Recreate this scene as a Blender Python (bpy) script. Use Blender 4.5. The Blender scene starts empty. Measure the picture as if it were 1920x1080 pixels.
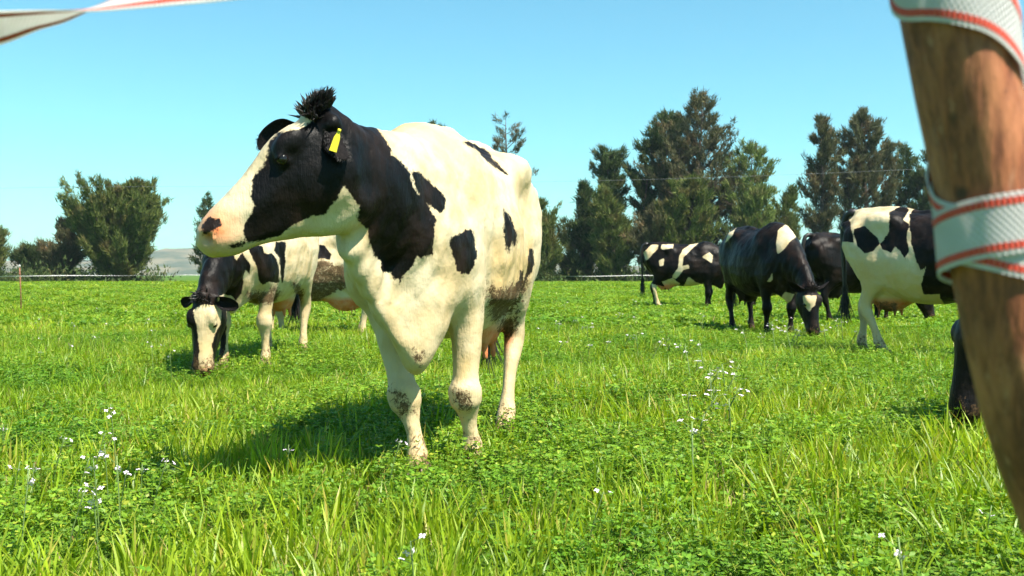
import bpy, math, random
import numpy as np
from mathutils import Vector, Matrix

random.seed(7)
rng = np.random.default_rng(7)
SC = bpy.context.scene
COL = SC.collection
R = math.radians

# ---------------------------------------------------------------- camera
CAM_H = 0.80
FPX = 2000.0                       # focal length in pixels of the 1920 px wide photograph
cam_d = bpy.data.cameras.new('camera')
cam = bpy.data.objects.new('camera', cam_d)
COL.objects.link(cam)
cam.location = (0, 0, CAM_H)
cam.rotation_euler = (R(90), 0, 0)
cam_d.sensor_width = 36.0
cam_d.lens = 36.0 * FPX / 1920.0
cam_d.shift_y = -25.0 / 1920.0     # the horizon sits a little above the middle
cam_d.clip_start = 0.05
cam_d.clip_end = 20000
cam_d.dof.use_dof = True
cam_d.dof.focus_distance = 4.1
cam_d.dof.aperture_fstop = 9.0
SC.camera = cam

# ---------------------------------------------------------------- sun, sky, exposure
SUN_DIR = Vector((0.48, -0.40, 1.0)).normalized()      # towards the sun
sun_el = math.asin(SUN_DIR.z)
sun_az = math.atan2(SUN_DIR.x, SUN_DIR.y)               # clockwise from +Y
world = bpy.data.worlds.new('World')
SC.world = world
world.use_nodes = True
wn, wl = world.node_tree.nodes, world.node_tree.links
wn.clear()
sky = wn.new('ShaderNodeTexSky')
sky.sky_type = 'NISHITA'
sky.sun_disc = False
sky.sun_elevation = sun_el
sky.sun_rotation = sun_az
sky.altitude = 50
sky.air_density = 1.0
sky.dust_density = 0.5
sky.ozone_density = 2.0
tint = wn.new('ShaderNodeMixRGB')
tint.blend_type = 'MULTIPLY'
tint.inputs[0].default_value = 1.0
tint.inputs[2].default_value = (0.60, 1.09, 1.01, 1)
bg = wn.new('ShaderNodeBackground')
bg.inputs['Strength'].default_value = 0.079
wo = wn.new('ShaderNodeOutputWorld')
wl.new(sky.outputs[0], tint.inputs[1])
wl.new(tint.outputs[0], bg.inputs['Color'])
wl.new(bg.outputs[0], wo.inputs['Surface'])

sun_d = bpy.data.lights.new('sun', 'SUN')
sun_d.energy = 4.9
sun_d.angle = R(0.53)
sun_d.color = (1.0, 0.945, 0.83)
sun = bpy.data.objects.new('sun', sun_d)
COL.objects.link(sun)
sun.location = (30, -15, 40)
sun.rotation_euler = SUN_DIR.to_track_quat('Z', 'Y').to_euler()

SC.view_settings.view_transform = 'Standard'
SC.view_settings.look = 'None'
SC.view_settings.gamma = 1.0
SC.view_settings.exposure = 1.28
SC.view_settings.use_curve_mapping = False
SC.cycles.max_bounces = 4
SC.cycles.diffuse_bounces = 2
SC.cycles.glossy_bounces = 2
SC.cycles.transmission_bounces = 2
SC.cycles.volume_bounces = 0
SC.cycles.use_light_tree = False
SC.cycles.adaptive_threshold = 0.02
SC.cycles.caustics_reflective = False
SC.cycles.caustics_refractive = False

# ---------------------------------------------------------------- helpers
def ground_z(x, y):
    """gentle swell of the pasture, flat under the cows"""
    return (0.018 * np.sin(x * 1.3 + 0.6) * np.cos(y * 0.9 + 0.3)
            + 0.02 * np.sin(x * 0.37 - y * 0.29))

def link(name, mesh, mat=None, parent=None):
    o = bpy.data.objects.new(name, mesh)
    COL.objects.link(o)
    if mat is not None and len(mesh.materials) == 0:
        mesh.materials.append(mat)
    if parent is not None:
        o.parent = parent
    return o

def empty(name, loc=(0, 0, 0), rz=0.0):
    o = bpy.data.objects.new(name, None)
    o.empty_display_size = 0.1
    COL.objects.link(o)
    o.location = loc
    o.rotation_euler = (0, 0, rz)
    return o

def tag(o, label=None, category=None, group=None, kind=None):
    if label: o['label'] = label
    if category: o['category'] = category
    if group: o['group'] = group
    if kind: o['kind'] = kind
    return o

def mesh_np(name, verts, faces, smooth=True):
    """verts (n,3); faces (m,3|4) array"""
    verts = np.asarray(verts, np.float32)
    faces = np.asarray(faces, np.int32)
    m, k = faces.shape
    me = bpy.data.meshes.new(name)
    me.vertices.add(len(verts))
    me.vertices.foreach_set('co', verts.ravel())
    me.loops.add(m * k)
    me.loops.foreach_set('vertex_index', faces.ravel())
    me.polygons.add(m)
    me.polygons.foreach_set('loop_start', np.arange(0, m * k, k, dtype=np.int32))
    me.polygons.foreach_set('use_smooth', np.full(m, smooth, bool))
    me.update(calc_edges=True)
    return me

def mesh_py(name, verts, faces, smooth=False):
    me = bpy.data.meshes.new(name)
    me.from_pydata([tuple(v) for v in verts], [], faces)
    me.update()
    if smooth:
        me.polygons.foreach_set('use_smooth', [True] * len(me.polygons))
    return me

def tube(pts, radii, n=8, cap=True):
    """tapered tube through pts; returns verts, quads/tris lists"""
    pts = [Vector(p) for p in pts]
    V, F = [], []
    prev = None
    for i, p in enumerate(pts):
        t = (pts[min(i + 1, len(pts) - 1)] - pts[max(i - 1, 0)]).normalized()
        if prev is None:
            a = Vector((1, 0, 0)) if abs(t.x) < 0.8 else Vector((0, 1, 0))
            s = (a - t * a.dot(t)).normalized()
        else:
            s = (prev - t * prev.dot(t)).normalized()
        prev = s
        b = t.cross(s)
        r = radii[i]
        for k in range(n):
            an = 2 * math.pi * k / n
            V.append(p + s * (r * math.cos(an)) + b * (r * math.sin(an)))
    for i in range(len(pts) - 1):
        for k in range(n):
            k2 = (k + 1) % n
            F.append((i * n + k, i * n + k2, (i + 1) * n + k2, (i + 1) * n + k))
    if cap:
        F.append(tuple(range(n))[::-1])
        F.append(tuple(range((len(pts) - 1) * n, len(pts) * n)))
    return V, F

def unit(v):
    v = np.asarray(v, float)
    return v / np.linalg.norm(v)

def catmull(P, n):
    """P (k,m) -> resampled (n,m), centripetal-ish Catmull-Rom over chord length"""
    P = np.asarray(P, float)
    d = np.r_[0, np.cumsum(np.linalg.norm(np.diff(P[:, :3], axis=0), axis=1))]
    t = np.linspace(0, d[-1], n)
    out = np.empty((n, P.shape[1]))
    m = np.gradient(P, d, axis=0)
    for i, tt in enumerate(t):
        k = min(max(np.searchsorted(d, tt) - 1, 0), len(P) - 2)
        h = d[k + 1] - d[k]
        s = (tt - d[k]) / h
        out[i] = ((2*s**3 - 3*s**2 + 1) * P[k] + (s**3 - 2*s**2 + s) * h * m[k]
                  + (-2*s**3 + 3*s**2) * P[k + 1] + (s**3 - s**2) * h * m[k + 1])
    return out

# ---------------------------------------------------------------- materials
class NT:
    def __init__(self, name):
        self.m = bpy.data.materials.new(name)
        self.m.use_nodes = True
        self.t = self.m.node_tree
        self.t.nodes.clear()
        self.out = self.t.nodes.new('ShaderNodeOutputMaterial')
    def n(self, typ, **kw):
        nd = self.t.nodes.new(typ)
        for k, v in kw.items():
            if k.startswith('_'):
                setattr(nd, k[1:], v)
            else:
                key = k.replace('__', ' ')
                self.set(nd.inputs[int(key[1:]) if key[0] == 'i' and key[1:].isdigit() else key], v)
        return nd
    def set(self, sock, v):
        if isinstance(v, bpy.types.NodeSocket):
            self.t.links.new(v, sock)
        else:
            sock.default_value = v
    def math(self, op, a, b=None, clamp=False):
        nd = self.t.nodes.new('ShaderNodeMath')
        nd.operation = op
        nd.use_clamp = clamp
        self.set(nd.inputs[0], a)
        if b is not None:
            self.set(nd.inputs[1], b)
        return nd.outputs[0]
    def mix(self, fac, a, b, blend='MIX'):
        nd = self.t.nodes.new('ShaderNodeMixRGB')
        nd.blend_type = blend
        self.set(nd.inputs[0], fac)
        self.set(nd.inputs[1], a if isinstance(a, bpy.types.NodeSocket) else (*a, 1))
        self.set(nd.inputs[2], b if isinstance(b, bpy.types.NodeSocket) else (*b, 1))
        return nd.outputs[0]
    def ramp(self, fac, lo, hi):
        nd = self.t.nodes.new('ShaderNodeMapRange')
        nd.interpolation_type = 'SMOOTHSTEP'
        self.set(nd.inputs['Value'], fac)
        nd.inputs['From Min'].default_value = lo
        nd.inputs['From Max'].default_value = hi
        return nd.outputs['Result']
    def noise(self, scale, detail=3.0, rough=0.55, vec=None, dist=0.0):
        nd = self.t.nodes.new('ShaderNodeTexNoise')
        nd.inputs['Scale'].default_value = scale
        nd.inputs['Detail'].default_value = detail
        nd.inputs['Roughness'].default_value = rough
        nd.inputs['Distortion'].default_value = dist
        if vec is not None:
            self.t.links.new(vec, nd.inputs['Vector'])
        return nd.outputs['Fac']
    def coord(self, which='Object'):
        return self.t.nodes.new('ShaderNodeTexCoord').outputs[which]
    def scaled(self, vec, s):
        nd = self.t.nodes.new('ShaderNodeMapping')
        self.t.links.new(vec, nd.inputs['Vector'])
        nd.inputs['Scale'].default_value = s
        return nd.outputs[0]
    def attr(self, name):
        nd = self.t.nodes.new('ShaderNodeAttribute')
        nd.attribute_name = name
        return nd.outputs['Fac']
    def bump(self, height, strength=0.3, dist=0.01):
        nd = self.t.nodes.new('ShaderNodeBump')
        nd.inputs['Strength'].default_value = strength
        nd.inputs['Distance'].default_value = dist
        self.t.links.new(height, nd.inputs['Height'])
        return nd.outputs[0]
    def principled(self, color, rough=0.6, normal=None, **kw):
        nd = self.t.nodes.new('ShaderNodeBsdfPrincipled')
        self.set(nd.inputs['Base Color'], color if isinstance(color, bpy.types.NodeSocket) else (*color, 1))
        self.set(nd.inputs['Roughness'], rough)
        if normal is not None:
            self.t.links.new(normal, nd.inputs['Normal'])
        for k, v in kw.items():
            self.set(nd.inputs[k.replace('_', ' ')], v)
        return nd.outputs[0]
    def done(self, shader):
        self.t.links.new(shader, self.out.inputs['Surface'])
        return self.m

def simple_mat(name, color, rough=0.6, scale=30.0, var=0.25, bump=0.2, **kw):
    q = NT(name)
    co = q.coord()
    n = q.noise(scale, 4, vec=co)
    dark = tuple(c * (1 - var) for c in color)
    light = tuple(min(1, c * (1 + var)) for c in color)
    col = q.mix(q.ramp(n, 0.3, 0.7), dark, light)
    return q.done(q.principled(col, rough, q.bump(n, bump, 0.01), **kw))

def leaf_mat(name, cols, trans=0.35, rough=0.5, patch=None, spec=0.3):
    """leaves and blades: colour varies from leaf to leaf and from plant to plant"""
    q = NT(name)
    isl = q.t.nodes.new('ShaderNodeNewGeometry').outputs['Random Per Island']
    oi = q.t.nodes.new('ShaderNodeObjectInfo')
    col = q.mix(isl, cols[0], cols[1])
    rnd = q.math('FRACT', q.math('ADD', q.math('MULTIPLY', isl, 7.31), oi.outputs['Random']))
    col = q.mix(q.ramp(rnd, 0.80, 0.99), col, cols[2])
    if patch:
        pn = q.noise(patch, 2, vec=oi.outputs['Location'])
        col = q.mix(q.ramp(pn, 0.40, 0.66), col, q.mix(1.0, col, cols[3], 'MULTIPLY'))
    hv = q.t.nodes.new('ShaderNodeHueSaturation')
    q.set(hv.inputs['Value'], q.math('ADD', q.math('MULTIPLY', oi.outputs['Random'], 0.45), 0.78))
    q.t.links.new(col, hv.inputs['Color'])
    col = hv.outputs[0]
    pr = q.principled(col, rough, Specular_IOR_Level=spec)
    tr = q.t.nodes.new('ShaderNodeBsdfTranslucent')
    q.t.links.new(q.mix(1.0, col, (1.15, 1.1, 0.55), 'MULTIPLY'), tr.inputs['Color'])
    mx = q.t.nodes.new('ShaderNodeMixShader')
    mx.inputs[0].default_value = trans
    q.t.links.new(pr, mx.inputs[1])
    q.t.links.new(tr.outputs[0], mx.inputs[2])
    return q.done(mx.outputs[0])

# ---------------------------------------------------------------- ground and far hills
def vnoise(x, y, s, seed=0.0):
    """smooth pseudo-random field in 0..1"""
    r = 0
    for i, (a, b, p) in enumerate(((1.0, .37, .3), (-.61, 1.13, 1.7), (.83, -1.21, 4.1), (1.73, .9, 2.2), (-1.31, 1.9, 5.3))):
        r = r + np.sin((a * x + b * y) * s + p + seed * (i + 1.3))
    return .5 + r / 6.5

def build_ground():
    xs = np.unique(np.r_[np.linspace(-9000, -80, 14), np.linspace(-80, -14, 34), np.linspace(-14, 14, 113), np.linspace(14, 80, 34), np.linspace(80, 9000, 14)])
    ys = np.unique(np.r_[np.linspace(-800, -6, 8), np.linspace(-6, 30, 145), np.linspace(30, 120, 46), np.linspace(120, 9000, 16)])
    X, Y = np.meshgrid(xs, ys, indexing='ij')
    fade = np.clip((140 - np.abs(Y)) / 60, 0, 1) * np.clip((100 - np.abs(X)) / 40, 0, 1)
    Z = ground_z(X, Y) * fade
    V = np.stack([X, Y, Z], -1).reshape(-1, 3)
    nx, ny = X.shape
    i = np.arange(nx * ny).reshape(nx, ny)
    F = np.stack([i[:-1, :-1], i[1:, :-1], i[1:, 1:], i[:-1, 1:]], -1).reshape(-1, 4)
    q = NT('pasture_soil')
    co = q.coord()
    n1 = q.noise(.35, 4, vec=co); n2 = q.noise(9, 5, vec=co)
    col = q.mix(q.ramp(n1, .35, .65), (.055, .115, .014), (.085, .15, .02))
    col = q.mix(q.math('MULTIPLY', q.ramp(n2, .5, .75), .6), col, (.035, .042, .014))
    m = q.done(q.principled(col, .95, q.bump(n2, .8, .03), Specular_IOR_Level=.1))
    tag(link('ground', mesh_np('ground', V, F), m), 'green pasture sward', None, None, 'structure')

def build_hills():
    q = NT('hill_scrub')
    co = q.coord()
    n = q.noise(.012, 5, vec=co)
    col = q.mix(q.ramp(n, .38, .62), (.06, .075, .035), (.19, .155, .085))
    m = q.done(q.principled(col, .95, Specular_IOR_Level=.05))
    xs = np.linspace(-2600, 2600, 150)
    ds = np.linspace(0, 1, 12)
    V = []
    for x in xs:
        ridge = 34 + 26 * math.sin(x * .0021 + 2.8) + 10 * math.sin(x * .0083 + 1.1) + 5 * math.sin(x * .021)
        ridge = max(ridge, 10)
        for d in ds:
            rough = 1 + .10 * math.sin(x * .04 + d * 9) * math.sin(d * 17 + x * .013)
            V.append((x, 2000 + 700 * d, ridge * rough * math.sin(d * math.pi * .5) ** 1.2 - .5 if d < .999 else ridge * .9))
    i = np.arange(len(xs) * len(ds)).reshape(len(xs), len(ds))
    F = np.stack([i[:-1, :-1], i[1:, :-1], i[1:, 1:], i[:-1, 1:]], -1).reshape(-1, 4)
    tag(link('hills', mesh_np('hills', np.array(V), F), m), 'low blue hills on the horizon', None, None, 'structure')

build_ground()
build_hills()

# ---------------------------------------------------------------- trees of the windbreak
M_BARK = simple_mat('tree_bark', (.085, .062, .045), .9, 6, .4, .6)
def needle_mat(name, a, b, c):
    q = NT(name)
    isl = q.t.nodes.new('ShaderNodeNewGeometry').outputs['Random Per Island']
    col = q.mix(isl, a, b)
    n = q.noise(.55, 3, vec=q.coord())
    col = q.mix(q.ramp(n, .50, .68), col, c)
    pr = q.principled(col, .75, Specular_IOR_Level=.15)
    tr = q.t.nodes.new('ShaderNodeBsdfTranslucent')
    q.t.links.new(col, tr.inputs['Color'])
    mx = q.t.nodes.new('ShaderNodeMixShader')
    mx.inputs[0].default_value = .30
    q.t.links.new(pr, mx.inputs[1]); q.t.links.new(tr.outputs[0], mx.inputs[2])
    return q.done(mx.outputs[0])
NEEDLE = {
    'dark': needle_mat('needles_dark', (.036, .062, .022), (.085, .120, .036), (.100, .100, .036)),
    'olive': needle_mat('needles_olive', (.060, .090, .022), (.165, .190, .048), (.165, .135, .048)),
    'soft': needle_mat('needles_soft', (.095, .140, .034), (.190, .235, .060), (.160, .150, .055)),
    'brown': needle_mat('needles_brown', (.065, .070, .032), (.150, .142, .068), (.170, .118, .056)),
}

def make_tree(u0, u1, vtop, Y, needles, label, apex=None, low=.12, dens=1.0, nbr=70, up=.9, spike=.55, wide_at=.4, shape=1.0, spread=.26, leaders=0):
    """u0,u1: crown edges and vtop: crown top as seen in the photograph at distance Y"""
    xl, xr = (u0 - 960) / FPX * Y, (u1 - 960) / FPX * Y
    H = (515 - vtop) / FPX * Y + CAM_H
    xc = (xl + xr) / 2
    Rr = (xr - xl) / 2
    lean = 0 if apex is None else (apex - 960) / FPX * Y - xc
    g = np.random.default_rng(int(u0 * 7 + vtop))
    root = empty('windbreak_tree', (xc, Y, 0))
    tag(root, label, 'tree', 'trees of the windbreak')
    # trunk with limbs
    def trunk_at(t):
        return np.array((lean * t ** 1.4 + .12 * Rr * math.sin(t * 5 + u0), .1 * Rr * math.sin(t * 4 + vtop), H * t))
    pts = [trunk_at(t) for t in np.linspace(0, .96, 12)]
    r0 = .018 * H + .04
    tv, tf = tube(pts, list(np.linspace(r0, .02, 12)), 8)
    link('trunk', mesh_py('trunk', tv, tf, True), M_BARK, root)
    LV, LF = [], []
    C, D, L = [], [], []
    # several leaders give the crown its separate plumes and ragged top
    nl = leaders or int(np.clip(1 + Rr * .9, 2, 6))
    lead = [(0.0, 0.0, 1.0, .75)]
    for q in range(nl - 1):
        an = q * 2.399 + g.uniform(0, 1.5)
        rr = Rr * g.uniform(.38, .66)
        x_, y_ = math.cos(an) * rr, math.sin(an) * rr * .8
        fall = (.36 if shape < 2 else .18) * (rr / Rr) ** 1.1 + abs(x_ - lean) / max(Rr, .1) * .12
        lead.append((x_, y_, max(.35, 1 - fall * g.uniform(.75, 1.25)), g.uniform(.46, .64)))
    def lead_at(q, t):
        x_, y_, hh, _ = lead[q]
        tt = t * hh
        w = min(1, tt / .45) ** 1.3
        return trunk_at(tt) + np.array((x_ * w, y_ * w, 0))
    for q in range(1, nl):
        v, f = tube([lead_at(q, t) for t in np.linspace(.05, .93, 8)], list(np.linspace(r0 * .55, .015, 8)), 6, cap=False)
        o = len(LV)
        LV += v; LF += [tuple(k + o for k in ff) for ff in f]
    nbr = int(nbr * 1.3)
    for b in range(nbr):
        q = int(g.integers(0, nl)) if b % 3 else 0
        hq, rq = lead[q][2] * H, lead[q][3]
        t = low + (1 - low) * (b + g.uniform(0, 1)) / nbr
        az = b * 2.399 + g.uniform(-.5, .5)
        tt = (t - low) / (1 - low)
        env = (min(1, (tt + .12) / wide_at) ** .7 if tt < wide_at else max(0, 1 - ((tt - wide_at) / (1 - wide_at)) ** shape) ** .8)
        rad = Rr * max(env, .10) * (rq if q else .72 + .22 * (tt < .5)) * (g.uniform(.6, 1.1) if g.uniform() < .85 else g.uniform(1.05, 1.35))
        p0 = lead_at(q, max(0, t - .06 * up * (1 - t) - .03))
        rise = up * rad * g.uniform(.5, 1.5)
        end = p0 + np.array((math.cos(az) * rad, math.sin(az) * rad * .9, rise))
        end[2] = min(end[2], hq * g.uniform(.92, 1.02))
        mid = p0 * .45 + end * .55 + np.array((math.cos(az), math.sin(az), -.5)) * rad * .10
        K = catmull(np.array([p0, mid, end]), 6)
        v, f = tube(K, list(np.linspace(.012 * rad + .022, .008, 6)), 5, cap=False)
        o = len(LV)
        LV += v; LF += [tuple(q + o for q in ff) for ff in f]
        ns = max(3, int(dens * (5 + 6.0 * rad)))
        for s in range(ns):
            w = .34 + .70 * (s + g.uniform(0, 1)) / ns
            c = p0 + (mid - p0) * min(1, w / .55) if w < .55 else mid + (end - mid) * ((w - .55) / .45)
            c = c + g.normal(0, spread * (.35 + .4 * rad / max(Rr, .1)) , 3) * np.array((1, 1, .8))
            nn = int(g.integers(13, 21))
            dr = unit(end - p0) * .8 + np.array((0, 0, .55))
            C.append(np.repeat(c[None], nn, 0) + g.normal(0, .13, (nn, 3)))
            D.append(np.repeat(dr[None], nn, 0) + g.normal(0, .50, (nn, 3)))
            L.append(g.uniform(.5, 1.4, nn) * spike)
    tag(link('limbs', mesh_py('limbs', LV, LF, True), M_BARK, root), kind='stuff')
    C, D, L = np.concatenate(C), np.concatenate(D), np.concatenate(L)
    D /= np.linalg.norm(D, axis=1, keepdims=True)
    n = len(C)
    sd = np.cross(D, g.normal(0, 1, (n, 3)))
    sd /= np.linalg.norm(sd, axis=1, keepdims=True)
    wd = (L * g.uniform(.06, .12, n))[:, None]
    C[:, 2] = np.maximum(C[:, 2], .15)
    a, b_, c_ = C - sd * wd, C + sd * wd, C + D * L[:, None]
    V = np.stack([a, b_, c_], 1).reshape(-1, 3)
    F = np.arange(3 * n).reshape(-1, 3)
    tag(link('crown', mesh_np('crown', V, F, False), NEEDLE[needles], root), kind='stuff')
    return root

TREES = [
    (-60, 22, 425, 104, 'olive', 'grey-green tree cut off by the left edge of the picture', dict(nbr=40)),
    (28, 112, 466, 108, 'dark', 'low dark rounded tree behind the thin fence stake at left', dict(nbr=60, wide_at=.5, shape=2.2, low=.05)),
    (80, 155, 412, 106, 'brown', 'brownish pointed tree against the left side of the big rounded tree', dict(nbr=60, low=.05, wide_at=.25, apex=117)),
    (122, 322, 345, 103, 'olive', 'big rounded olive-green tree at left, its top ending in one spike', dict(nbr=190, low=.04, wide_at=.42, shape=1.25, apex=243, dens=1.1, up=1.15)),
    (352, 408, 362, 116, 'dark', 'slim sparse tree rising above the white-faced cow', dict(nbr=36, dens=.7, wide_at=.4, apex=392)),
    (770, 900, 226, 116, 'dark', 'dark tree whose top just clears the large cow\'s back', dict(nbr=70, wide_at=.5, apex=806)),
    (905, 1003, 208, 112, 'brown', 'tall thin see-through tree rising behind the large cow\'s rump', dict(nbr=46, dens=.42, spike=.42, wide_at=.6, shape=2.4, low=.25, spread=.2)),
    (975, 1050, 372, 103, 'olive', 'small feathery tree just right of the large cow\'s hindquarters', dict(nbr=70, low=.03, wide_at=.4, up=1.4, shape=1.7)),
    (1048, 1130, 338, 105, 'dark', 'pointed dark green tree at the left end of the tall clump', dict(nbr=90, low=.03, wide_at=.22, apex=1096)),
    (1098, 1176, 270, 112, 'dark', 'narrow upright tree with a knobbly head left in the tall clump', dict(nbr=76, low=.2, wide_at=.62, shape=2.6, spread=.26)),
    (1105, 1195, 345, 102, 'olive', 'dense green column of foliage in front of the knobbly-headed tree', dict(nbr=90, low=.02, wide_at=.35, apex=1132)),
    (1172, 1300, 203, 113, 'dark', 'dark dense tree beside the tallest tree of the clump', dict(nbr=120, low=.1, wide_at=.6, shape=2.2, apex=1246)),
    (1222, 1408, 167, 109, 'brown', 'tallest tree, grey-brown with a thin pointed top', dict(nbr=140, low=.1, wide_at=.5, shape=1.5, apex=1306, dens=.72, spike=.48)),
    (1330, 1446, 262, 107, 'soft', 'light open tree on the right flank of the tallest tree', dict(nbr=90, low=.1, wide_at=.6, shape=2.2, apex=1410, dens=.62, spike=.5)),
    (1185, 1275, 382, 101, 'brown', 'rusty low tree in front of the clump above the farthest cow', dict(nbr=70, low=.03, wide_at=.4, shape=1.8)),
    (1235, 1350, 330, 100, 'olive', 'soft bushy tree in the middle front of the tall clump', dict(nbr=110, low=.03, wide_at=.5, shape=2.0)),
    (1378, 1470, 352, 102, 'soft', 'low bright green tree above the star-faced cow', dict(nbr=80, low=.03, wide_at=.45, up=1.3, shape=1.8)),
    (1435, 1497, 350, 106, 'olive', 'short feathery tree with splayed tips before the gap of sky', dict(nbr=48, low=.03, wide_at=.5, up=1.6, apex=1486)),
    (1500, 1580, 212, 108, 'brown', 'left half of the brown pair, upright with a forked top', dict(nbr=84, low=.08, wide_at=.6, shape=2.6, apex=1537, dens=.9)),
    (1552, 1672, 204, 110, 'brown', 'wide brown tree with a jagged top behind the white-rumped cow', dict(nbr=125, low=.1, wide_at=.62, shape=2.4, apex=1625, dens=.85)),
    (1655, 1722, 264, 114, 'dark', 'dark open-crowned tree right of the brown pair', dict(nbr=56, low=.15, wide_at=.6, shape=2.0, dens=.7, apex=1692)),
    (1695, 1800, 280, 112, 'dark', 'dark tree half hidden by the wooden post', dict(nbr=76, low=.05, wide_at=.6, shape=2.2, dens=.8)),
    (1800, 1990, 330, 108, 'olive', 'tree hidden behind the wooden post at right', dict(nbr=60, low=.05, wide_at=.5)),
]
for u0, u1, vt, Y, nd, lab, kw in TREES[:-1]:
    make_tree(u0, u1, vt, Y, nd, lab, **kw)

# undergrowth along the foot of the windbreak
def build_understorey():
    g = np.random.default_rng(5)
    C = []
    for u in np.r_[np.linspace(-150, 300, 60), np.linspace(980, 2000, 150)]:
        Y = g.uniform(99, 112)
        x = (u - 960) / FPX * Y
        hh = g.uniform(.5, 2.0)
        n = int(60 * hh)
        c = np.array((x, Y, hh * .45)) + g.normal(0, 1, (n, 3)) * np.array((.8, .6, hh * .28))
        C.append(c)
    C = np.concatenate(C)
    C[:, 2] = np.abs(C[:, 2])
    n = len(C)
    D = g.normal(0, .6, (n, 3)) + (0, 0, .7)
    D /= np.linalg.norm(D, axis=1, keepdims=True)
    sd = np.cross(D, g.normal(0, 1, (n, 3))); sd /= np.linalg.norm(sd, axis=1, keepdims=True)
    L = g.uniform(.2, .6, n)[:, None]
    V = np.stack([C - sd * L * .2, C + sd * L * .2, C + D * L], 1).reshape(-1, 3)
    o = link('undergrowth', mesh_np('undergrowth', V, np.arange(3 * n).reshape(-1, 3), False), NEEDLE['dark'])
    tag(o, 'dark scrub along the foot of the windbreak trees', 'undergrowth', None, 'stuff')
build_understorey()

# ---------------------------------------------------------------- far electric fence and overhead cable
M_TAPEFAR = simple_mat('fence_tape_white', (.50, .48, .46), .7, 20, .2, .1)
M_STAKE = simple_mat('rusty_stake', (.22, .085, .045), .8, 25, .4, .3)
FA, FB = np.array((-17.0, 15.6)), np.array((34.0, 50.0))
def fence_pt(t, z):
    p = FA + (FB - FA) * t
    return (p[0], p[1], z + float(ground_z(p[0], p[1])))
def build_far_fence():
    n = 90
    V, F = [], []
    for i in range(n + 1):
        t = i / n
        sag = -.09 * abs(math.sin(t * math.pi * 5))
        tw = .9 * math.sin(t * 60) + .7 * math.sin(t * 23)
        z = .80 + sag * .6
        x, y, zz = fence_pt(t, z)
        dx, dz = .0075 * math.sin(tw), .0075 * math.cos(tw)
        for (ox, oz) in ((-.001, -1), (.001, -1), (.001, 1), (-.001, 1)):
            V.append((x + oz * dx * .5 + ox, y - oz * dx * .8 - ox, zz + oz * dz))
    for i in range(n):
        for k in range(4):
            k2 = (k + 1) % 4
            F.append((i*4 + k, i*4 + k2, i*4 + 4 + k2, i*4 + 4 + k))
    tag(link('fence_tape', mesh_py('fence_tape', V, F), M_TAPEFAR), 'thin white fence tape stretched across the far edge of the pasture', 'fence tape')
    for t in (.147, .60):
        p = fence_pt(t, 0)
        r = empty('fence_stake', p)
        tag(r, 'thin rusty fence stake at the left, holding the far tape' if t < .3 else 'thin rusty fence stake holding the far tape behind the cows at right', 'fence stake', 'stakes of the far fence')
        v, f = tube([(.0, 0, -.1), (-.01, 0, .45), (-.035, 0, .96)], [.014, .012, .011], 8)
        link('rod', mesh_py('rod', v, f, True), M_STAKE, r)
        v, f = tube([(-.033, 0, .93), (-.035, 0, .965), (-.035, 0, .98)], [.018, .02, .010], 8)
        link('cap', mesh_py('cap', v, f, True), M_TAPEFAR, r)
        v, f = tube([(-.028, -.03, .80), (-.03, .03, .80)], [.014, .014], 8)
        link('clip', mesh_py('clip', v, f, True), M_STAKE, r)
build_far_fence()
def build_cable():
    q = NT('cable'); m = q.done(q.principled((.16, .16, .17), .6))
    pts = []
    for u, v in ((-300, 360), (100, 351), (500, 349), (960, 342), (1300, 334), (1700, 318), (2200, 290)):
        pts.append(((u - 960) / FPX * 96, 96, CAM_H + (515 - v) / FPX * 96))
    K = catmull(np.array(pts), 40)
    v, f = tube(K, [.012] * 40, 6)
    tag(link('overhead_cable', mesh_py('overhead_cable', v, f, True), m), 'thin overhead cable crossing in front of the tree tops', 'cable')
build_cable()

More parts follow.
